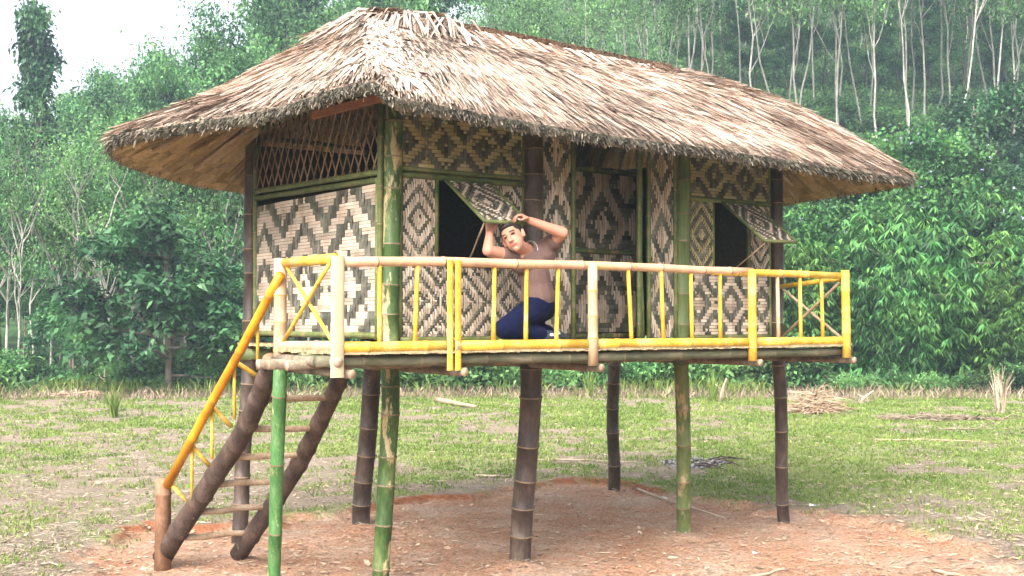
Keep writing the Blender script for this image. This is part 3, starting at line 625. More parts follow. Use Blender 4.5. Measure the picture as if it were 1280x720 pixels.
# ridge cap: leaves folded over the ridge, shooting past both ends, and a lump on the front left hip
def cap():
    out=[]
    n=8500; a=RNG.random(n)*3.2+.5; side=np.where(RNG.random(n)<.82,-1,1); ang=RNG.normal(.45,.28,n)
    st=np.stack([a,1.08-side*.10,4.20-.04*smooth(1.5,3.7,a)+.03*RNG.random(n)],-1); L=.30+.3*RNG.random(n)
    dirv=np.stack([np.sin(ang)*.55,side*np.cos(ang),-.42-.22*RNG.random(n)],-1); 
    P2=st+dirv*L[:,None]; P1=st+dirv*(L*.5)[:,None]+np.array([0,0,.05]); out.append((st,P1,P2,.012+.014*RNG.random(n)))
    n=3200; st=np.stack([1.15-.55*RNG.random(n)+RNG.normal(0,.05,n),1.08+RNG.normal(0,.12,n),4.15+.05*RNG.random(n)],-1); ph=math.pi+np.clip(RNG.normal(.25,.62,n),-1.6,1.7); L=.42+.30*RNG.random(n)**2
    dirv=np.stack([np.cos(ph),np.sin(ph)*.9,-.36-.24*RNG.random(n)-.1*np.abs(np.sin(ph))],-1); P2=st+dirv*L[:,None]; P1=st+dirv*(L*.5)[:,None]+np.array([0,0,.08]); out.append((st,P1,P2,.014+.016*RNG.random(n)))
    n=700; st=np.stack([3.55+RNG.normal(0,.12,n),1.08+RNG.normal(0,.12,n),4.10+.03*RNG.random(n)],-1); ph=RNG.normal(0,.7,n); L=.4+.2*RNG.random(n)
    dirv=np.stack([np.cos(ph),np.sin(ph),-.5-.15*RNG.random(n)],-1); P2=st+dirv*L[:,None]; P1=st+dirv*(L*.5)[:,None]+np.array([0,0,.035]); out.append((st,P1,P2,.014+.012*RNG.random(n)))
    n=420; st=np.stack([.62+RNG.normal(0,.06,n),1.15+RNG.normal(0,.14,n),4.02+.14*RNG.random(n)],-1); ph=math.pi+RNG.normal(-.15,.28,n); L=.35+.35*RNG.random(n)
    dirv=np.stack([np.cos(ph),np.sin(ph),-.26-.22*RNG.random(n)],-1); P2=st+dirv*L[:,None]; P1=st+dirv*(L*.5)[:,None]+np.array([0,0,.03]); out.append((st,P1,P2,.010+.012*RNG.random(n)))
    P0=np.concatenate([o[0] for o in out]);P1=np.concatenate([o[1] for o in out]);P2=np.concatenate([o[2] for o in out]);w=np.concatenate([o[3] for o in out])
    return strips(P0,P1,P2,w,np.clip(.55+RNG.normal(0,.3,len(P0)),-.2,1.2),(RNG.random(len(P0))<.3).astype(int))
V,Q,t,mi=cap(); o=np_mesh('ridge_cap',V,Q,['thatch','thatchw'],tint=t,mi=mi,parent=roof)
# hip cap on the front-left hip
n=2600; s0=.12+.80*RNG.random(n); hip=PER-.05
P0=roofP(hip+RNG.normal(0,.10,n),s0,.03); ph=RNG.normal(0,.55,n); dx=np.sin(-math.pi*.64+ph*1.1)  
base=roofP(np.full(n,hip),s0,0); nxt=roofP(np.full(n,hip),s0+.05,0); d=nxt-base; d/=np.linalg.norm(d,axis=1)[:,None]
sd=np.cross(d,np.array([0,0,1.])); L=.16+.16*RNG.random(n); dv=d*np.cos(ph)[:,None]+sd*(np.sin(ph)*1.0)[:,None]; dv[:,2]-=.25*np.abs(np.sin(ph))+.02
L=np.where(s0>.86,L*.6,L)
P2=P0+dv*L[:,None]; P1=(P0+P2)/2+np.array([0,0,.03])
V,Q,t,mi=strips(P0,P1,P2,.016+.014*RNG.random(n),np.clip(.6+RNG.normal(0,.35,n),-.2,1.2),np.ones(n,int)); np_mesh('hip_cap',V,Q,['thatch','thatchw'],tint=t,mi=mi,parent=roof)
# weathered fringe under the eave
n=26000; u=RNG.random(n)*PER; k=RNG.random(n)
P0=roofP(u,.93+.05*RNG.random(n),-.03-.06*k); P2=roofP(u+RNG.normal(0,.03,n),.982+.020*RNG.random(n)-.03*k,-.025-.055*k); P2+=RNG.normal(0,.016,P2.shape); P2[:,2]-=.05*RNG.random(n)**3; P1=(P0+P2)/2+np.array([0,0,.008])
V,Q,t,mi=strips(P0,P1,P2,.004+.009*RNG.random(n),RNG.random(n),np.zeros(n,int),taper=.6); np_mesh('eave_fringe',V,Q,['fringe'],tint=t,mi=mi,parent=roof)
# leaf lining seen from below
n=1500; u=RNG.random(n)*PER; s1=.35+.58*RNG.random(n); P0=roofP(u,s1-.25,-.12); P2=roofP(u+RNG.normal(0,.06,n),s1,-.125-.015*RNG.random(n)); P1=(P0+P2)/2+np.array([0,0,-.005])
V,Q,t,mi=strips(P0,P1,P2,.06+.05*RNG.random(n),RNG.random(n),np.zeros(n,int),taper=.9); np_mesh('leaf_lining',V,Q,['lining'],tint=t,mi=mi,parent=roof)
for u_ in np.linspace(0,PER,22,endpoint=False)+.3:
    p=[Vector(roofP(np.array(u_),s,-.17)) for s in (.05,.5,.84)]; m=MB(); m.bamboo(p,.022,.02,7,.5); m.build('rafter',['rung','ring'],roof,True,True)
# ------------------------------------------------------------------ ladder
foot=gp(205,697); foot.z=0
lad=empty('ladder',foot); tag(lad,'rough log ladder with a yellow bamboo handrail leaning on the landing','ladder')
S1=[at(341,448,7.66),at(318,500,7.95),at(290,562,8.3),at(250,628,8.62),at(204,700,8.90)]
S2=[at(430,462,8.0),at(412,506,8.2),at(377,572,8.55),at(345,625,8.85),at(299,694,9.12)]
def pl(P,t):
    x=t*(len(P)-1); i=min(int(x),len(P)-2); return P[i].lerp(P[i+1],x-i)
for P,r,mt in ((S1,.075,'bark'),(S2,.068,'bark')):
    m=MB(); m.bamboo([pl(P,k/8) for k in range(9)],r*.85,r,16,.30,wob=.008,ringm=0,ringh=.012,capm=1); m.build('side_log',[mt,'redlog'],lad,True)
for y in (497,534,569,605,638,670):
    def f(P,y):
        for i in range(len(P)-1):
            ya,yb=[360-F*UP_.dot(q-CAM)/FW_.dot(q-CAM) for q in (P[i],P[i+1])]
            if ya<=y<=yb: return P[i].lerp(P[i+1],(y-ya)/(yb-ya))
        return P[-1]
    p=f(S1,y+1); q=f(S2,y-4 if y>600 else y); d=(q-p).normalized(); m=MB(); m.tube([p-d*.02,p.lerp(q,.33)+Vector((0,0,U(-.012,.012))),p.lerp(q,.66)+Vector((0,0,U(-.012,.012))),q+d*.06],[.026,.023,.022,.02],10,0,random.random()); m.build('rung',['rung'],lad,True)
hp=[at(352,344,7.60),at(311,420,7.85),at(262,510,8.25),at(209,608,8.75)]
m=MB(); m.bamboo([pl(hp,k/6) for k in range(7)],.030,.034,12,.38,wob=.004); hr=m.build('handrail',['orange','yring'],lad,True)
m=MB(); p=at(204,692,8.86); q=at(205,598,8.84); m.bamboo([Vector((p.x,p.y,-.08)),q],.062,.056,14,1.5,ringm=0,wob=.004); m.build('newel_post',['redlog','redlog'],lad,True)
for (x0,y0,x1,y1) in ((295,453,322,470),(265,508,290,534),(240,557,262,583),(215,606,238,632)):
    t=(y0-344)/(608-344); D0=7.6+(8.75-7.6)*t; m=MB(); m.bamboo([at(x0,y0,D0),at(x1,y1,D0+.05)],.018,.016,8,.3,wob=.001); m.build('tie',['yellow','yring'],hr,True)
for (x,y0,y1) in ((322,402,462),(293,455,524),(265,510,574),(240,560,628)):
    t=(y0-344)/(608-344); D0=7.6+(8.75-7.6)*t; m=MB(); m.bamboo([at(x,y0,D0),at(x,y1,D0+.03)],.012,.011,8,.3,wob=.001); m.build('spindle',['yellow','yring'],hr,True)
# ------------------------------------------------------------------ the man
def capsule(V,Fc,p,q,r0,r1,n=12):
    p=Vector(p);q=Vector(q); d=(q-p); L=d.length; d=d.normalized() if L>1e-6 else Vector((0,0,1)); u=d.orthogonal().normalized(); w=d.cross(u); base=len(V)
    ring=[]; 
    for k in range(1,5): a=-math.pi/2+math.pi/2*k/4; ring.append((p+d*r0*math.sin(a),r0*math.cos(a)))
    for k in range(0,4): a=math.pi/2*k/4; ring.append((q+d*r1*math.sin(a),r1*math.cos(a)))
    V.append(tuple(p-d*r0))
    for c,r in ring:
        for j in range(n): a=2*math.pi*j/n; V.append(tuple(c+(u*math.cos(a)+w*math.sin(a))*r))
    V.append(tuple(q+d*r1)); e=len(V)-1
    for j in range(n): Fc.append((base,base+1+(j+1)%n,base+1+j)); Fc.append((e,e-n+j,e-n+(j+1)%n))
    for k in range(len(ring)-1):
        for j in range(n):
            a=base+1+k*n+j; b=base+1+k*n+(j+1)%n; Fc.append((a,b,b+n,a+n))
def blob(name,caps,mat,parent,voxel=.008,it=4,ell=()):
    V=[];Fc=[]
    for c in caps: capsule(V,Fc,*c)
    for (c,M3,n) in ell:               # ellipsoids: centre, 3x3 axes
        base=len(V); nn=16
        V.append(tuple(c-M3[2]))
        for k in range(1,nn):
            a=-math.pi/2+math.pi*k/nn
            for j in range(nn): b=2*math.pi*j/nn; V.append(tuple(c+M3[0]*math.cos(a)*math.cos(b)+M3[1]*math.cos(a)*math.sin(b)+M3[2]*math.sin(a)))
        V.append(tuple(c+M3[2])); e=len(V)-1
        for j in range(nn): Fc.append((base,base+1+(j+1)%nn,base+1+j)); Fc.append((e,e-nn+j,e-nn+(j+1)%nn))
        for k in range(nn-2):
            for j in range(nn): a=base+1+k*nn+j;b=base+1+k*nn+(j+1)%nn; Fc.append((a,b,b+nn,a+nn))
    me=bpy.data.meshes.new('tmp'); me.from_pydata(V,[],Fc); o=bpy.data.objects.new('tmp',me); COL.objects.link(o)
    r=o.modifiers.new('r','REMESH'); r.mode='VOXEL'; r.voxel_size=voxel; s=o.modifiers.new('s','SMOOTH'); s.iterations=it; s.factor=.5
    dg=bpy.context.evaluated_depsgraph_get(); me2=bpy.data.meshes.new_from_object(o.evaluated_get(dg)); bpy.data.objects.remove(o); bpy.data.meshes.remove(me)
    me2.name=name; me2.materials.clear()
    for mm in (mat if isinstance(mat,(list,tuple)) else [mat]): me2.materials.append(MAT[mm])
    me2.polygons.foreach_set('use_smooth',[True]*len(me2.polygons))
    ob=bpy.data.objects.new(name,me2); COL.objects.link(ob)
    if parent is not None: ob.parent=parent; me2.transform(parent_m(parent).inverted())
    return ob
pel=at(674,381,8.44); spn=at(670,354,8.42); cst=at(665,333,8.40); nck=at(661,315,8.37)
shR=at(645,322,8.30); shL=at(682,311,8.48)
hdC=at(642,297,8.20)
elR=at(610,313,8.12); haR=at(612,292,8.17); elL=at(703,291,8.30); haL=at(663,276,8.20)
hipR=at(668,387,8.36); hipL=at(678,385,8.52); knR=at(630,411,8.20); knL=at(643,408,8.50); anR=at(680,418,8.38); anL=at(688,416,8.56)
hu=Vector((-.46,.12,.88)).normalized()                 # head up
hf=Vector((-.42,-.86,.20)); hf=(hf-hu*hf.dot(hu)).normalized(); hr_=hf.cross(hu)
def HP(x,y,z): return hdC+hr_*x+hf*y+hu*z      # head frame: x right (its), y face, z up
def hand(wr,fwd,palm,side,open_=1.0):
    caps=[]; f=fwd.normalized(); s=side.normalized(); pn=palm.normalized()
    c=wr+f*.045
    for k in (-1,0,1): caps.append((wr+s*.014*k,wr+f*.082+s*.022*k,.015,.013))
    Ls=[.062,.074,.078,.07]
    for i,k in enumerate((-1.5,-.5,.5,1.5)):
        b=wr+f*.085+s*.0185*k; L=Ls[i]; d1=(f*.8+pn*.6).normalized(); d2=(f*.15+pn).normalized(); d3=(-f*.5+pn*.8).normalized()
        p1=b+d1*L*.45; p2_=p1+d2*L*.32; p3=p2_+d3*L*.25
        caps += [(b,p1,.0095,.0085),(p1,p2_,.0085,.008),(p2_,p3,.008,.007)]
    b=wr+f*.03+s*.024; p1=b+(s*.7+f*.6+pn*.35).normalized()*.035; p2_=p1+(f*.7+pn*.7).normalized()*.03
    caps += [(b,p1,.012,.0105),(p1,p2_,.0105,.009)]
    return caps
caps=[(pel,spn,.105,.095),(spn,cst,.095,.10),(cst,nck,.10,.055),(shR,shL,.055,.055),(cst.lerp(shR,.7),cst.lerp(shL,.7),.09,.09),
 (nck,HP(0,-.015,-.06),.052,.050),
 (shR,elR,.052,.040),(elR,haR,.041,.027),(shL,elL,.054,.042),(elL,haL,.043,.028),
 (hipR,knR,.085,.058),(hipL,knL,.085,.058),(knR,anR,.055,.036),(knL,anL,.055,.036),(anR,anR+Vector((.07,.06,-.03)),.034,.03),(anL,anL+Vector((.07,.06,-.03)),.034,.03),
 # head details: jaw, chin, nose, ears, brow
 (HP(0,.035,-.055),HP(0,.06,-.085),.045,.022),(HP(0,.098,.012),HP(0,.116,-.028),.008,.013),(HP(-.012,.098,-.03),HP(.012,.098,-.03),.009,.009),
 (HP(-.03,.078,.03),HP(.03,.078,.03),.016,.016),(HP(-.018,.085,-.055),HP(.018,.085,-.055),.010,.010),
 (HP(-.078,-.005,.015),HP(-.076,.0,-.025),.012,.009),(HP(.078,-.005,.015),HP(.076,.0,-.025),.012,.009)]
caps+=hand(haR,Vector((.05,.55,.85)),Vector((.1,-.6,.6)),Vector((1,.2,0)))
caps+=hand(haL,(haL-elL)+Vector((0,0,.03)),Vector((-.35,.1,-.9)),Vector((.3,-.9,.1)))
ell=[(HP(0,-.005,.02),(hr_*.073,hf*.095,hu*.095),0),(HP(0,.03,-.035),(hr_*.058,hf*.062,hu*.07),0)]
man=blob('person',caps,['skin','lips','eye','hair'],None,.0055,3,ell)
o_=F0  # world-space mesh: give the person an origin at the deck beneath him
org=at(670,432,8.4); org.z=FZ; man.data.transform(Matrix.Translation(-org)); man.location=org
tag(man,'dark haired man in mauve polo shirt and navy trousers kneeling on the balcony','person')
mi_=[]
for p in man.data.polygons:
    c=man.matrix_basis@p.center; c=p.center+org-hdC; x=c.dot(hr_);y=c.dot(hf);z=c.dot(hu); k=0
    if y>.07 and -.066<z<-.046 and abs(x)<.024: k=1
    elif y>.05 and .004<z<.016 and .017<abs(x)<.043: k=2
    elif y>.05 and .026<z<.035 and .014<abs(x)<.048: k=3
    mi_.append(k)
man.data.polygons.foreach_set('material_index',mi_)
shirt=blob('polo_shirt',[(pel.lerp(spn,.3),spn,.125,.112),(spn,cst,.112,.118),(cst,cst.lerp(nck,.85),.115,.075),(shR.lerp(shL,.12),shR.lerp(shL,.9),.060,.066),(cst.lerp(shR,.6),cst.lerp(shL,.7),.100,.106),(shR,shR.lerp(elR,.42),.062,.058),(shL,shL.lerp(elL,.50),.072,.066)],'shirt',man,.009,5)
m=MB(); cc=nck.lerp(HP(0,-.015,-.06),.28); ax=(HP(0,-.015,-.06)-nck).normalized(); uu_=ax.orthogonal().normalized(); ww=ax.cross(uu_)
ring=[cc+(uu_*math.cos(t/16*2*math.pi)+ww*math.sin(t/16*2*math.pi))*.066 for t in range(17)]
for k in range(16):
    a_,b_=ring[k],ring[k+1]; f=((a_-cc)*.18-ax*.022); m.quad(a_,b_,b_+f,a_+f); m.quad(a_+f*.98-ax*.002,b_+f*.98-ax*.002,b_+f*1.25-ax*.005,a_+f*1.25-ax*.005,1)
m.build('collar',['shirt','collar'],shirt,True)
tr=blob('trousers',[(pel.lerp(spn,.22),pel,.118,.118),(pel,hipR,.11,.10),(pel,hipL,.11,.10),(hipR,knR,.098,.07),(hipL,knL,.098,.07),(knR,anR.lerp(knR,.1),.072,.056),(knL,anL.lerp(knL,.1),.072,.056)],'jeans',man,.009,4)
for an,f in ((anR,.0),(anL,.0)):
    dd=Vector((.085,.05,-.03)); sh=blob('shoe',[(an+Vector((.0,.0,-.018)),an+dd*.5,.046,.044),(an+dd*.5,an+dd,.044,.034)],'shoe',man,.008,2)
    so=blob('sock',[(an-dd*.35+Vector((0,0,.01)),an+dd*.05,.038,.036)],'sock',man,.008,2)
    mk=MB(); c=an+dd*.45+Vector((0,-.047,.004)); mk.box(c,(.032,0,0),(0,.006,0),(0,0,.010)); mk.box(c+Vector((.006,-.001,.012)),(.02,0,0),(0,.006,0),(0,0,.006)); mk.build('shoe_mark',['white'],sh)
# hair cap: shell over the skull, cut away from the face
hp_=[]
hair=blob('hair',[],'hair',man,.006,2,[(HP(0,-.022,.038),(hr_*.082,hf*.100,hu*.092),0),(HP(0,-.05,.0),(hr_*.076,hf*.07,hu*.085),0),(HP(0,.045,.085),(hr_*.055,hf*.045,hu*.024),0)])
# ------------------------------------------------------------------ small things in the clearing
def gobj(m,name,mats,label,cat,p,group=None):
    e=m.build(name,mats,None,True); e.data.transform(Matrix.Translation(-p)); e.location=p; tag(e,label,cat,group); return e
def ground_pt(px,py):
    p=gp(px,py); p.z=tz(p.x,p.y); return p
def lying(name,x0,y0,x1,y1,r,mat,label,cat,flat=False):
    p=ground_pt(x0,y0);q=ground_pt(x1,y1); m=MB(); d=q-p
    if flat:
        s=Vector((-d.y,d.x,0)).normalized()*r*2; m.box(p+Vector((0,0,.01)),d,s,(0,0,r*.5))
    else:
        pts=[p.lerp(q,k/5)+Vector((U(-.01,.01),U(-.03,.03),r*.8+U(0,.015))) for k in range(6)]; 
        for t_ in pts: t_.z=tz(t_.x,t_.y)+r*.9+.005
        m.tube(pts,[r*(1-.12*k) for k in range(6)],7)
    gobj(m,name,[mat],label,cat,p)
lying('plank',594,596,636,597,.035,'straw','short pale plank lying on the grass behind the front middle post','plank',True)
lying('log',546,505,594,513,.07,'rung','small grey log lying in the grass near the forest edge','log')
lying('stick',797,609,905,640,.014,'straw','long pale stick lying on the bare soil between the right hand posts','stick')
lying('stick',918,719,985,702,.014,'straw','pale stick on the bare soil at the bottom edge, right of centre','stick')
lying('stick',1165,706,1215,717,.014,'rung','brown stick on the soil near the bottom right corner','stick')
lying('stick',640,576,800,579,.012,'straw','thin straight stick lying in the grass left of the ash pile','stick')
lying('pole',1090,550,1245,554,.014,'rung','long pale pole lying across the grass at the right edge','pole')
lying('pole',1180,537,1290,538,.02,'oldwood','grey pole lying in the grass by the forest edge at far right','pole')
# ash heap
def heap(name,px,py,rx,ry,h,mat,label,cat,n=160,sticks=0,smat='rung',sl=(.1,.3)):
    c=ground_pt(px,py); m=MB()
    for i in range(n):
        a=U(0,6.28); r=math.sqrt(random.random()); x=c.x+rx*r*math.cos(a); y=c.y+ry*r*math.sin(a); z=tz(x,y)+h*(1-r)*random.random(); s=U(.008,.028) if name=='ash_pile' else U(.01,.045)
        d=Vector((U(-1,1),U(-1,1),U(-.4,.4))).normalized(); u=d.orthogonal().normalized(); w=d.cross(u)
        m.box(Vector((x,y,z)),d*s*1.6,u*s,w*s*.7,0,random.random())
    for i in range(sticks):
        a=U(0,6.28); r=math.sqrt(random.random())*.8; x=c.x+rx*r*math.cos(a); y=c.y+ry*r*math.sin(a); b=U(0,6.28); L=U(*sl); z0=tz(x,y)+h*random.random()*(1-r)
        p=Vector((x,y,z0)); q=p+Vector((math.cos(b)*L,math.sin(b)*L*.6,U(-.3,.4)*h)); q.z=max(q.z,tz(q.x,q.y)+.01); mid=p.lerp(q,.5)+Vector((0,0,U(0,.06)*L*2)); m.tube([p,mid,q],[.012,.01,.005],5,1,random.random())
    gobj(m,name,[mat,smat],label,cat,c)
heap('ash_pile',868,580,.42,.55,.012,'ash','patch of grey ash and charred scraps in the grass behind the posts','ash pile',420,26,'dark',(.15,.6))
heap('brush_pile',1020,516,.34,.35,.5,'rung','heap of pale dead branches at the forest edge right of the posts','brush pile',10,330,'rung',(.25,.65))
heap('brush_pile',95,496,.5,.4,.2,'rung','low heap of brown twigs at the forest edge on the far left','brush pile',10,160,'rung',(.2,.6))
heap('brush_pile',1185,525,1.4,.5,.12,'rung','spread of grey twigs and dry stalks at the forest edge on the right','brush pile',20,90,'oldwood',(.3,.8))
for px,py,w,l in ((826,616,.10,'pale scrap of paper on the soil behind the right posts'),(941,683,.05,'small bluish scrap on the bare soil at right'),(1012,634,.09,'whitish scrap lying beside the rightmost post')):
    c=ground_pt(px,py+2); m=MB(); m.quad(c+Vector((0,0,.012)),c+Vector((w,.01,.02)),c+Vector((w*.9,w*.5,.014)),c+Vector((w*.1,w*.6,.03))); m.quad(c+Vector((w*.9,w*.5,.014)),c+Vector((w*1.2,w*.3,.03)),c+Vector((w,.01,.02)),c+Vector((w*.9,w*.3,.02))); gobj(m,'paper_scrap',['litterw'],l,'scrap',c)
m=MB(); c=ground_pt(441,595); m.quad(c+Vector((0,0,.012)),c+Vector((.06,.01,.02)),c+Vector((.05,.03,.03)),c+Vector((.0,.03,.02)))
RED=pmat('red_scrap',[(.6,.03,.03),(.7,.05,.05)],tint=0,bump=0); m.build('red_scrap',[RED]); o=bpy.data.objects['red_scrap']; tag(o,'tiny red scrap on the grass left of the near posts','scrap')
# ------------------------------------------------------------------ vegetation
def leafset(C,D,Nr,L,W,droop=0.0):
    S=np.cross(D,Nr); S/=np.linalg.norm(S,axis=1)[:,None]+1e-9
    L=L[:,None];W=W[:,None]; mid=C+D*L*.45; mid[:,2]+=0; tip=C+D*L; tip[:,2]-=droop*L[:,0]
    V=np.stack([C,mid+S*W*.5,tip,mid-S*W*.5],1).reshape(-1,3); i=np.arange(len(C))*4
    return V,np.stack([i,i+1,i+2,i+3],-1)
def rdir(r,n,zb=0.0):
    d=r.normal(0,1,(n,3)); d[:,2]+=zb; return d/np.linalg.norm(d,axis=1)[:,None]
def limb(m,p,d,L,r,depth,r_,tips,wig=.18,split=(2,3),up=.15,k=.62):
    pts=[p];rad=[r]; n=4
    for i in range(n):
        d=(d+Vector((r_.gauss(0,wig),r_.gauss(0,wig),r_.gauss(0,wig)*.5+up*.3))).normalized(); p=p+d*L/n; pts.append(p); rad.append(r*(1-.45*(i+1)/n))
        if depth<=1 and i>=1: tips.append(p.copy())
    m.tube(pts,rad,6 if r>.03 else 4,0,.5,False)
    tips.append(p.copy())
    if depth>0:
        for c in range(r_.randint(*split)):
            q=(d+Vector((r_.gauss(0,.55),r_.gauss(0,.55),r_.gauss(0,.3)+up))).normalized(); limb(m,pts[r_.choice([-1,-1,-2,-3])],q,L*k*r_.uniform(.8,1.2),rad[-1]*.75,depth-1,r_,tips,wig,split,up,k)
PROTO={}
def tree_proto(key,kind,seed):
    r_=random.Random(seed); rg=np.random.default_rng(seed); tips=[]; m=MB()
    root=empty('tree')
    if kind=='dense':                      # full forest tree with a lumpy crown
        Ht=r_.uniform(9,12.5); tm='trunk'; lm=r_.choice(['leafd','leafm','leafm'])
        m.tube([(0,0,-.5),(U(-.2,.2),U(-.2,.2),Ht*.35),(U(-.3,.3),U(-.3,.3),Ht*.7)],[.16,.11,.05],7,cap=False)
        for i in range(13):
            z=Ht*r_.uniform(.16,.80); a=r_.uniform(0,6.28); limb(m,Vector((0,0,z)),Vector((math.cos(a),math.sin(a),r_.uniform(.1,.8))).normalized(),Ht*.2*r_.uniform(.7,1.3),.05,2,r_,tips,.2,(2,3),.15)
        T=np.array([tuple(t) for t in tips]); n=26000; c=T[rg.integers(0,len(T),n)]; C=c+rg.normal(0,1,(n,3))*np.array([.42,.42,.26]); D=rdir(rg,n,-.3); N=rdir(rg,n,1.4)
        L=.11+.13*rg.random(n); W=L*.5; dr=.15
    elif kind=='spire':                    # narrow climber-hung spike
        Ht=10.; tm='trunk'; lm='leafd'; m.tube([(0,0,-.5),(.1,0,5),(0,.1,9.6)],[.1,.07,.02],6,cap=False)
        for i in range(60):
            z=Ht*r_.random()**.8*.96; a=r_.uniform(0,6.28); w_=.25+1.5*(1-z/Ht)**1.3; limb(m,Vector((0,0,z)),Vector((math.cos(a),math.sin(a),r_.uniform(-.3,.5))).normalized(),w_*r_.uniform(.5,1.1),.02,0,r_,tips,.2)
        T=np.array([tuple(t) for t in tips]); n=12000; c=T[rg.integers(0,len(T),n)]; C=c+rg.normal(0,1,(n,3))*np.array([.16,.16,.22]); D=rdir(rg,n,-1.2); N=rdir(rg,n,.8)
        L=.12+.12*rg.random(n); W=L*.5; dr=.1
    elif kind=='rubber':                   # slender pale trunk, sparse light crown
        Ht=r_.uniform(10,14); tm='palet'; lm='leafm' if seed%5 else 'leafl'; x=0;y=0; pts=[];
        for i in range(8): pts.append((x,y,-.5+Ht*.62*i/7)); x+=r_.gauss(0,.10); y+=r_.gauss(0,.10)
        m.tube(pts,[.068-.005*i for i in range(8)],7,cap=False)
        for i in range(r_.randint(6,9)):
            z=r_.randint(3,7); a=r_.uniform(0,6.28); limb(m,Vector(pts[z]),Vector((math.cos(a)*.55,math.sin(a)*.55,1)).normalized(),Ht*.24*r_.uniform(.6,1.2),.042,2,r_,tips,.14,(2,3),.25,.6)
        T=np.array([tuple(t) for t in tips]); T=T[T[:,2]>Ht*.42]; n=2600; c=T[rg.integers(0,len(T),n)]; C=c+rg.normal(0,1,(n,3))*np.array([.34,.34,.22]); D=rdir(rg,n,-.5); N=rdir(rg,n,1.5)
        L=.12+.12*rg.random(n); W=L*.45; dr=.2
    elif kind=='plantation':               # tall, straight, bare stem with a small thin crown
        Ht=r_.uniform(11,13); tm='palet'; lm='leafl'; x=0;y=0; pts=[]; lean_=r_.gauss(0,.07)
        for i in range(8): pts.append((x,y,-.5+Ht*.86*i/7)); x+=r_.gauss(0,.12)+lean_; y+=r_.gauss(0,.12)
        m.tube(pts,[.060-.0055*i for i in range(8)],6,cap=False)
        for i in range(r_.randint(5,8)):
            z=r_.randint(3,7); a=r_.uniform(0,6.28); limb(m,Vector(pts[z]),Vector((math.cos(a)*r_.uniform(.25,.7),math.sin(a)*r_.uniform(.25,.7),1)).normalized(),Ht*.20*r_.uniform(.6,1.2),.024,2,r_,tips,.13,(2,2),.35,.6)
        T=np.array([tuple(t) for t in tips]); T=T[T[:,2]>Ht*.50]; n=3000; c=T[rg.integers(0,len(T),n)]; C=c+rg.normal(0,1,(n,3))*np.array([.40,.40,.26]); D=rdir(rg,n,-.5); N=rdir(rg,n,1.5)
        L=.12+.10*rg.random(n); W=L*.5; dr=.2
    elif kind=='bush':                     # dark broadleaf, low and wide
        Ht=r_.uniform(4.0,4.8); tm='trunk'; lm='leafd'
        m.tube([(0,0,-.3),(.1,0,Ht*.4),(0,.1,Ht*.8)],[.09,.06,.03],7,cap=False)
        for i in range(16):
            z=Ht*r_.uniform(.08,.78); a=r_.uniform(0,6.28); limb(m,Vector((0,0,z)),Vector((math.cos(a),math.sin(a),r_.uniform(-.05,.6))).normalized(),1.25*r_.uniform(.6,1.15)*(1.15-z/Ht*.6),.035,2,r_,tips,.2,(2,3),.05)
        T=np.array([tuple(t) for t in tips]); k=len(T)
        n=11000; c=T[rg.integers(0,k,n)]; C=c+rg.normal(0,1,(n,3))*np.array([.2,.2,.13]); D=rdir(rg,n,-.2); D[:,2]*=.6; N=rdir(rg,n,1.8)
        L=.12+.14*rg.random(n); W=L*.48; dr=.25
    elif kind=='fan':                      # bamboo-like thicket of drooping leaf fans
        Ht=r_.uniform(4.2,6.5); tm='trunk'; lm='leafbl' if seed%4==3 else 'leafb'
        for i in range(r_.randint(12,16)):
            a=r_.uniform(0,6.28); ln=r_.uniform(.3,1.6); pts=[];
            h=Ht*r_.uniform(.45,1); 
            for k in range(8):
                t=k/7; pts.append((math.cos(a)*ln*t*t*1.0+r_.gauss(0,.03),math.sin(a)*ln*t*t*1.0+r_.gauss(0,.03),-.3+h*math.sin(t*1.45)))
            m.tube(pts,[.028-.003*k for k in range(8)],5,cap=False)
            for k in range(2,8):
                p=Vector(pts[k])
                for q in range(3): b=r_.uniform(0,6.28); e=p+Vector((math.cos(b),math.sin(b),r_.uniform(-.1,.5)))*r_.uniform(.3,.8); m.tube([p,e],[.008,.004],3,cap=False); tips+= [e,p.lerp(e,.5)]
        T=np.array([tuple(t) for t in tips]); g=3600; gc=T[rg.integers(0,len(T),g)]+rg.normal(0,1,(g,3))*np.array([.30,.30,.24]); kf=6
        az=rg.random(g)*6.283; C=np.repeat(gc,kf,0); fan=np.tile(np.linspace(-1.15,1.15,kf),g)+np.repeat(az,kf)+rg.normal(0,.12,g*kf)
        D=np.stack([np.cos(fan),np.sin(fan),-.35-.5*rg.random(g*kf)],-1); D/=np.linalg.norm(D,axis=1)[:,None]; N=rdir(rg,g*kf,2.5); L=.20+.15*rg.random(g*kf); W=L*.20; dr=.25; n=g*kf
        mass=None
    elif kind=='shrub':                    # low bright undergrowth
        Ht=1.3; tm='trunk'; lm='leafl' if seed%3!=1 else 'leafm'
        for i in range(9):
            a=r_.uniform(0,6.28); limb(m,Vector((0,0,0)),Vector((math.cos(a)*.7,math.sin(a)*.7,1)).normalized(),.6*r_.uniform(.6,1.1),.015,1,r_,tips,.2,(2,3),.1)
        T=np.array([tuple(t) for t in tips]); n=3800; C=T[rg.integers(0,len(T),n)]+rg.normal(0,1,(n,3))*np.array([.16,.16,.12]); D=rdir(rg,n,.1); N=rdir(rg,n,1.5); L=.07+.09*rg.random(n); W=L*.45; dr=.2
    elif kind=='vine':                     # vine-smothered shrub with lilac flowers
        Ht=r_.uniform(4.5,6.0); tm='trunk'; lm='leafb'
        m.tube([(0,0,-.3),(.1,0,Ht*.5),(0,.1,Ht*.9)],[.08,.06,.02],6,cap=False)
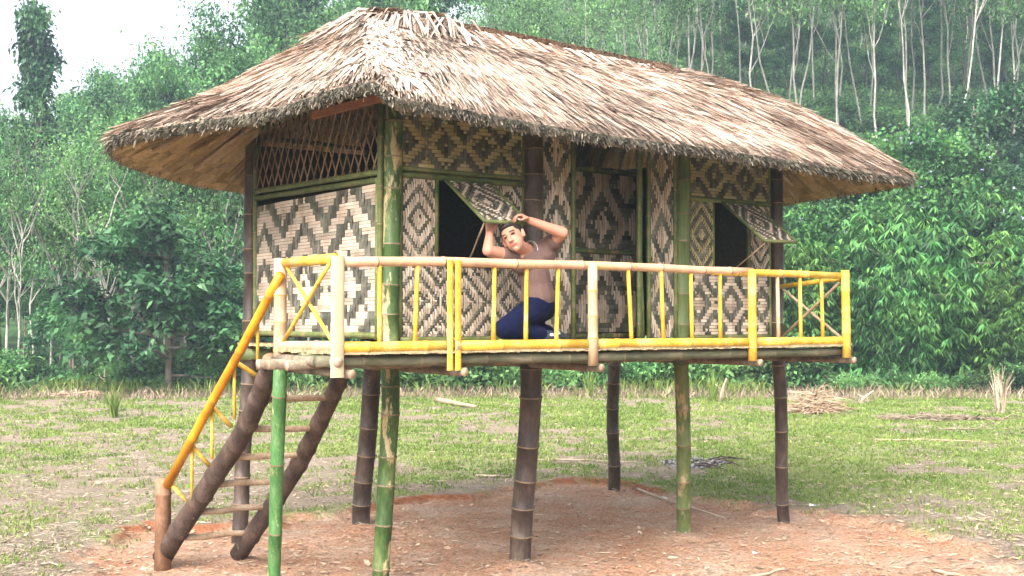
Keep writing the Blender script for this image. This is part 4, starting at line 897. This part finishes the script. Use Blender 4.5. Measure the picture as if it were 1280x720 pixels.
        for i in range(20):
            z=Ht*r_.uniform(.1,.95); a=r_.uniform(0,6.28); limb(m,Vector((0,0,z)),Vector((math.cos(a),math.sin(a),r_.uniform(-.2,.5))).normalized(),1.1*r_.uniform(.5,1.2)*(1.2-z/Ht*.7),.03,1,r_,tips,.2,(2,3),0)
        T=np.array([tuple(t) for t in tips]); n=15000; C=T[rg.integers(0,len(T),n)]+rg.normal(0,1,(n,3))*np.array([.30,.30,.26]); D=rdir(rg,n,-.7); N=rdir(rg,n,1.2); L=.09+.09*rg.random(n); W=L*.62; dr=.1
    tk=m.build('trunk',[tm],root,True,True)
    V,Q=leafset(C,D,N,L,W,dr)
    cl=vnoise(C[:,0]+C[:,2]*.7,C[:,1]-C[:,2]*1.3,1.1,seed%7); tint=np.clip(.5+rg.normal(0,.28,n)+(cl-.5)*1.5,-.45,1.5)
    cr=np_mesh('crown',V,Q,[lm],tint=tint,parent=root)
    ch=[tk,cr]
    if kind=='vine':
        nf=70; idx=rg.integers(0,n,nf); cc=C[idx]; out=cc.copy(); out[:,:2]*=1.06
        C2=np.repeat(out,5,0)+rg.normal(0,.03,(nf*5,3)); D2=rdir(rg,nf*5,.2); N2=rdir(rg,nf*5,1); L2=.05+.04*rg.random(nf*5); V2,Q2=leafset(C2,D2,N2,L2,L2*.9); ch.append(np_mesh('flowers',V2,Q2,['flower'],tint=rg.random(nf*5),parent=root))
    PROTO.setdefault(key,[]).append((root,ch,Ht))
for s in range(4): tree_proto('dense','dense',10+s)
for s in range(5): tree_proto('rubber','rubber',30+s)
tree_proto('spire','spire',150)
for s in range(6): tree_proto('plantation','plantation',130+s)
for s in range(2): tree_proto('bush','bush',50+s)
for s in range(4): tree_proto('fan','fan',70+s)
for s in range(3): tree_proto('shrub','shrub',90+s)
for s in range(2): tree_proto('vine','vine',110+s)
USED=set()
KN={'dense':('forest_tree','tree'),'rubber':('slender_tree','tree'),'plantation':('plantation_tree','tree'),'spire':('climber_covered_tree','tree'),'bush':('broadleaf_tree','tree'),'fan':('leafy_thicket','thicket'),'shrub':('low_shrub','shrub'),'vine':('vine_covered_shrub','shrub')}
def plant(key,x,y,h=None,label='',group=None,i=None,rz=None,wide=1.0,sink=0):
    i=random.randrange(len(PROTO[key])) if i is None else i; root,ch,Ht=PROTO[key][i]
    if (key,i) in USED: r=root.copy(); COL.objects.link(r); cs=[c.copy() for c in ch]
    else: r=root; cs=ch; USED.add((key,i))
    r.name=KN[key][0]; sc=(h/Ht) if h else U(.85,1.15)
    r.location=(x,y,tz(x,y)-sink); r.rotation_euler=(U(-.03,.03),U(-.03,.03),U(0,6.28) if rz is None else rz); r.scale=(sc*wide,sc*wide,sc)
    if r is not root:
        for c in cs: COL.objects.link(c); c.parent=r
    tag(r,label,KN[key][1],group); return r
def plx(px,D): return (px-640)/F*D
# dark broadleaf tree in front on the left
plant('bush',plx(212,30.5),30.5,5.4,'dark green broadleaf tree in front of the forest, left of the hut',i=0,wide=1.0)
plant('bush',plx(262,32.0),32.0,3.9,'smaller dark broadleaf tree half hidden behind the larger one left of the hut',i=1,wide=1.0)
plant('bush',plx(95,33.0),33,3.0,'low dark leafy bush beneath the pale trunks on the left',i=1)
# pale slender trunks left
for k,(px,D) in enumerate(((20,33),(42,34.5),(140,32.5),(95,37),(168,36),(185,40),(232,38),(330,35),(362,38),(385,34),(-15,36),(8,35),(75,34),(112,36),(152,39),(198,36.5),(262,37),(318,37),(288,35),(250,41),(300,39),(60,41),(118,43),(205,44),(275,46),(345,44))):
    plant('rubber',plx(px,D),D,U(6.6,8.0) if px<165 else U(8.0,10.5),'slender pale trunked tree in front of the dense forest on the left','slender pale trees on the left')
# dense forest on the left and centre
def sky_y(px): return np.interp(px,[-100,0,30,60,145,178,250,285,335,380,540,600,680],[70,105,150,145,130,15,20,60,52,-20,0,10,20])
for row,(D,step,dy) in enumerate(((40,66,150),(46,60,80),(53,54,35),(62,46,0))):
    px=-90+row*17
    while px<575:
        x_=px+U(-10,10); ty=sky_y(x_)+dy*U(.7,1.25); D_=D+U(-2,2); X_=plx(x_,D_)
        top=(405-ty)*D_/F+CH-tz(X_,D_); plant('dense',X_,D_,top/1.04,'dense green tree in the forest rising behind the left side of the hut','forest trees on the left',wide=U(.8,1.0)); px+=step*U(.8,1.2)
plant('spire',plx(42,48),48,14.0,'narrow pointed tree hung with climbers against the sky at the far left',wide=.95)
plant('dense',plx(375,55),55,16.8,'tall dark tree rising above the forest just behind the ridge end',i=0,wide=.8)
# centre behind the hut (seen under the floor and above the ridge)
px=395
while px<1010: plant('shrub',plx(px,31.5),31.5+U(-.8,1.2),U(1.0,1.7),'bright low shrub along the forest edge behind the posts','low shrubs along the forest edge',wide=1.2); px+=U(24,40)
px=-20
while px<400: plant('shrub',plx(px,31.5),32+U(-1,1.2),U(.7,1.3),'bright low shrub along the forest edge on the left','low shrubs on the left edge',wide=1.3); px+=U(26,44)
px=1010
while px<1320: plant('shrub',plx(px,30.0),30.6+U(-.6,.8),U(.5,.9),'low green shrub along the forest edge on the right','low shrubs on the right edge',wide=1.2); px+=U(30,60)
px=430
while px<760: plant('fan',plx(px,35),35+U(-1,2),U(3.2,4.4),'leafy green thicket behind the hut','thickets behind the hut',wide=1.0); px+=U(50,70)
# right bank thickets
for D,step,h in ((33,66,(4.4,5.4)),(36.5,62,(4.4,5.6)),(41,66,(3.6,5.0))):
    px=735
    while px<1360:
        hh=U(*h)*U(.75,1.12)
        plant('fan',plx(px,D),D+U(-.8,.8),hh,'drooping leafy thicket on the bank right of the hut','leafy thickets on the right bank',wide=.95); px+=step*U(.8,1.2)
for px,D,h in ((1010,37,4.6),(1060,38,5.6),(1110,36,5.0),(1140,39,5.8),(1180,37,5.4),(1240,39,5.2),(1275,35,5.4)):
    plant('vine',plx(px,D),D,h,'vine covered shrub dotted with small lilac flowers on the right bank','lilac flowered shrubs on the right bank',wide=1.1)
plant('fan',plx(1128,31.6),31.6,3.9,'pale green leafy thicket standing forward of the bank at right',i=2,wide=.8)
plant('fan',plx(1255,31.5),31.5,3.3,'bright leafy thicket at the right edge of the clearing',i=1,wide=.95)
for px,D,h in ((1222,45,6.3),(1150,48,2.4),(1275,46,4.0)):
    plant('bush',plx(px,D),D,h,'rounded dark tree among the slender trunks on the right slope','dark rounded trees on the right slope',wide=.8)
# shrubs on the upper slope
for i in range(46):
    D=U(45,66); px=U(820,1330); plant('shrub',plx(px,D),D,U(1.0,1.9),'light green scrub under the slender trees on the slope','scrub on the right slope',wide=1.6)
# plantation of slender trees up the slope
for D in (54,59,65,72,80,89,99,110):
    step=1.7*F/D; px=500+U(0,30)
    while px<1340:
        h=U(10.5,13.5)
        r=(px-640)/F
        if px<860: h=U(8.5,11.5)
        plant('plantation',plx(px+U(-10,10),D),D+U(-1.6,1.6),h,'slender pale trunked tree with a thin light crown in the plantation on the slope','plantation trees on the slope',wide=1.0); px+=step*U(.75,1.25)
# forest closing the top of the slope
for D in (70,86,104,120):
    px=520 if D>90 else 860
    while px<1400: plant('dense',plx(px,D),D,(U(8,11) if D>90 else U(3.5,6.5))*(1.0 if px>880 else .8),'dark tree closing the top of the slope behind the plantation','dark trees at the top of the slope',wide=1.2); px+=U(38,58)
# drop unused prototypes
for key,L_ in PROTO.items():
    for i,(root,ch,_) in enumerate(L_):
        if (key,i) not in USED:
            for c in ch: bpy.data.objects.remove(c)
            bpy.data.objects.remove(root)
# ground cover on the slope
n=90000; X=RNG.random(n); D=42+60*RNG.random(n); Xp=(520+900*X); XX=(Xp-640)/F*D; Z=terr(XX,D); C=np.stack([XX,D,Z+.05+.35*RNG.random(n)],-1); dd=rdir(RNG,n,.3); V,Q=leafset(C,dd,rdir(RNG,n,1.5),.22+.2*RNG.random(n),.10+.08*RNG.random(n)); o=np_mesh('undergrowth',V,Q,['leafl'],tint=RNG.random(n)); tag(o,'light green undergrowth covering the slope under the slender trees','undergrowth',kind='stuff')
n=60000; D=30.5+14*RNG.random(n); Xp=-60+1440*RNG.random(n); XX=(Xp-640)/F*D; Z=terr(XX,D); C=np.stack([XX,D,Z+.03+.3*RNG.random(n)],-1); dd=rdir(RNG,n,.3); V,Q=leafset(C,dd,rdir(RNG,n,1.5),.12+.14*RNG.random(n),.06+.06*RNG.random(n)); o=np_mesh('ground_cover',V,Q,['leafm'],tint=RNG.random(n)); tag(o,'leafy ground cover on the forest floor at the edge of the clearing','ground cover',kind='stuff')
# single plants at the edge
def spray(px,py,h,label,n=26,mat='grass',name='grass_clump',cat='plant',w=.03):
    c=ground_pt(px,py); m=MB()
    for i in range(n):
        a=U(0,6.28); l=U(.1,.45)*h; hh=h*U(.5,1); p=c+Vector((U(-.06,.06),U(-.06,.06),0)); d=Vector((math.cos(a),math.sin(a),0)); s=Vector((-d.y,d.x,0))*w*.5
        q=p+d*l*.4+Vector((0,0,hh*.6)); t=p+d*l+Vector((0,0,hh)); m.quad(p-s,p+s,q+s*.8,q-s*.8,0,random.random()); m.quad(q-s*.8,q+s*.8,t+s*.1,t-s*.1,0,random.random())
    gobj(m,name,[mat],label,cat,c)
spray(142,522,.75,'spiky grass clump standing in the clearing at far left',40)
spray(1250,517,1.0,'tall dry stalk clump at the forest edge on the far right',40,'straw')
spray(892,503,.8,'green blade clump behind the right posts',22); spray(737,497,.9,'green blade clump left of the far back post',18)
def stalk(px,py,h,lean,label):
    c=ground_pt(px,py); m=MB(); m.tube([c,c+Vector((lean*.3,0,h*.5)),c+Vector((lean,0,h))],[.04,.03,.015],6); m.tube([c+Vector((lean*.3,0,h*.5)),c+Vector((lean*.3-.15,.0,h*.75))],[.02,.01],5); gobj(m,'dead_stump',['straw'],label,'stump',c)
stalk(900,503,.55,.15,'broken pale stalk sticking up behind the right posts'); stalk(130,490,.6,.02,'short grey stump at the forest edge on the left'); stalk(1075,505,.3,.3,'leaning dead stalk beside the brush pile')
# ------------------------------------------------------------------ haze, sky, light, camera
HZ=bpy.data.meshes.new('haze'); x0,x1,y0,y1,z0,z1=-100,100,-8,145,-1.5,60
HZ.from_pydata([(x0,y0,z0),(x1,y0,z0),(x1,y1,z0),(x0,y1,z0),(x0,y0,z1),(x1,y0,z1),(x1,y1,z1),(x0,y1,z1)],[],[(3,2,1,0),(4,5,6,7),(0,1,5,4),(1,2,6,5),(2,3,7,6),(3,0,4,7)])
hz=bpy.data.objects.new('haze',HZ); COL.objects.link(hz); tag(hz,'thin blue haze hanging between the trees','haze',kind='stuff')
hm=bpy.data.materials.new('haze_air'); hm.use_nodes=True; nt=hm.node_tree; nt.nodes.remove(nt.nodes['Principled BSDF'])
pv=nt.nodes.new('ShaderNodeVolumePrincipled'); pv.inputs['Color'].default_value=(.66,.86,1,1); pv.inputs['Density'].default_value=.0013; pv.inputs['Anisotropy'].default_value=.2
nt.links.new(pv.outputs[0],nt.nodes['Material Output'].inputs['Volume']); HZ.materials.append(hm)
w=bpy.data.worlds.new('World'); S.world=w; w.use_nodes=True; nt=w.node_tree; sk=nt.nodes.new('ShaderNodeTexSky'); sk.sky_type='NISHITA'; sk.sun_disc=False
EL,AZ=43,202
sk.sun_elevation=math.radians(EL); sk.sun_rotation=math.radians(AZ); sk.air_density=1.0; sk.dust_density=6.0; sk.ozone_density=1.0
hs=nt.nodes.new('ShaderNodeHueSaturation'); hs.inputs['Saturation'].default_value=.35; nt.links.new(sk.outputs[0],hs.inputs['Color']); nt.links.new(hs.outputs[0],nt.nodes['Background'].inputs[0]); nt.nodes['Background'].inputs[1].default_value=.15
sun=bpy.data.lights.new('sun','SUN'); sun.energy=1.15; sun.angle=math.radians(50); sun.color=(1,.96,.9); so=bpy.data.objects.new('sun',sun); COL.objects.link(so)
az=math.radians(AZ); el=math.radians(EL); dirv=Vector((math.sin(az)*math.cos(el),math.cos(az)*math.cos(el),math.sin(el)))
so.rotation_euler=dirv.to_track_quat('Z','Y').to_euler(); so.location=(0,0,30)
cd=bpy.data.cameras.new('camera'); cam=bpy.data.objects.new('camera',cd); COL.objects.link(cam); cd.sensor_width=36; cd.lens=36*F/1280; cd.clip_end=1000
cam.location=CAM; cam.rotation_euler=(math.pi/2+PITCH,0,0); S.camera=cam
S.render.resolution_x=1280; S.render.resolution_y=720
S.view_settings.view_transform='Standard'; S.view_settings.look='None'; S.view_settings.gamma=1; S.view_settings.exposure=1.95
S.cycles.volume_bounces=1
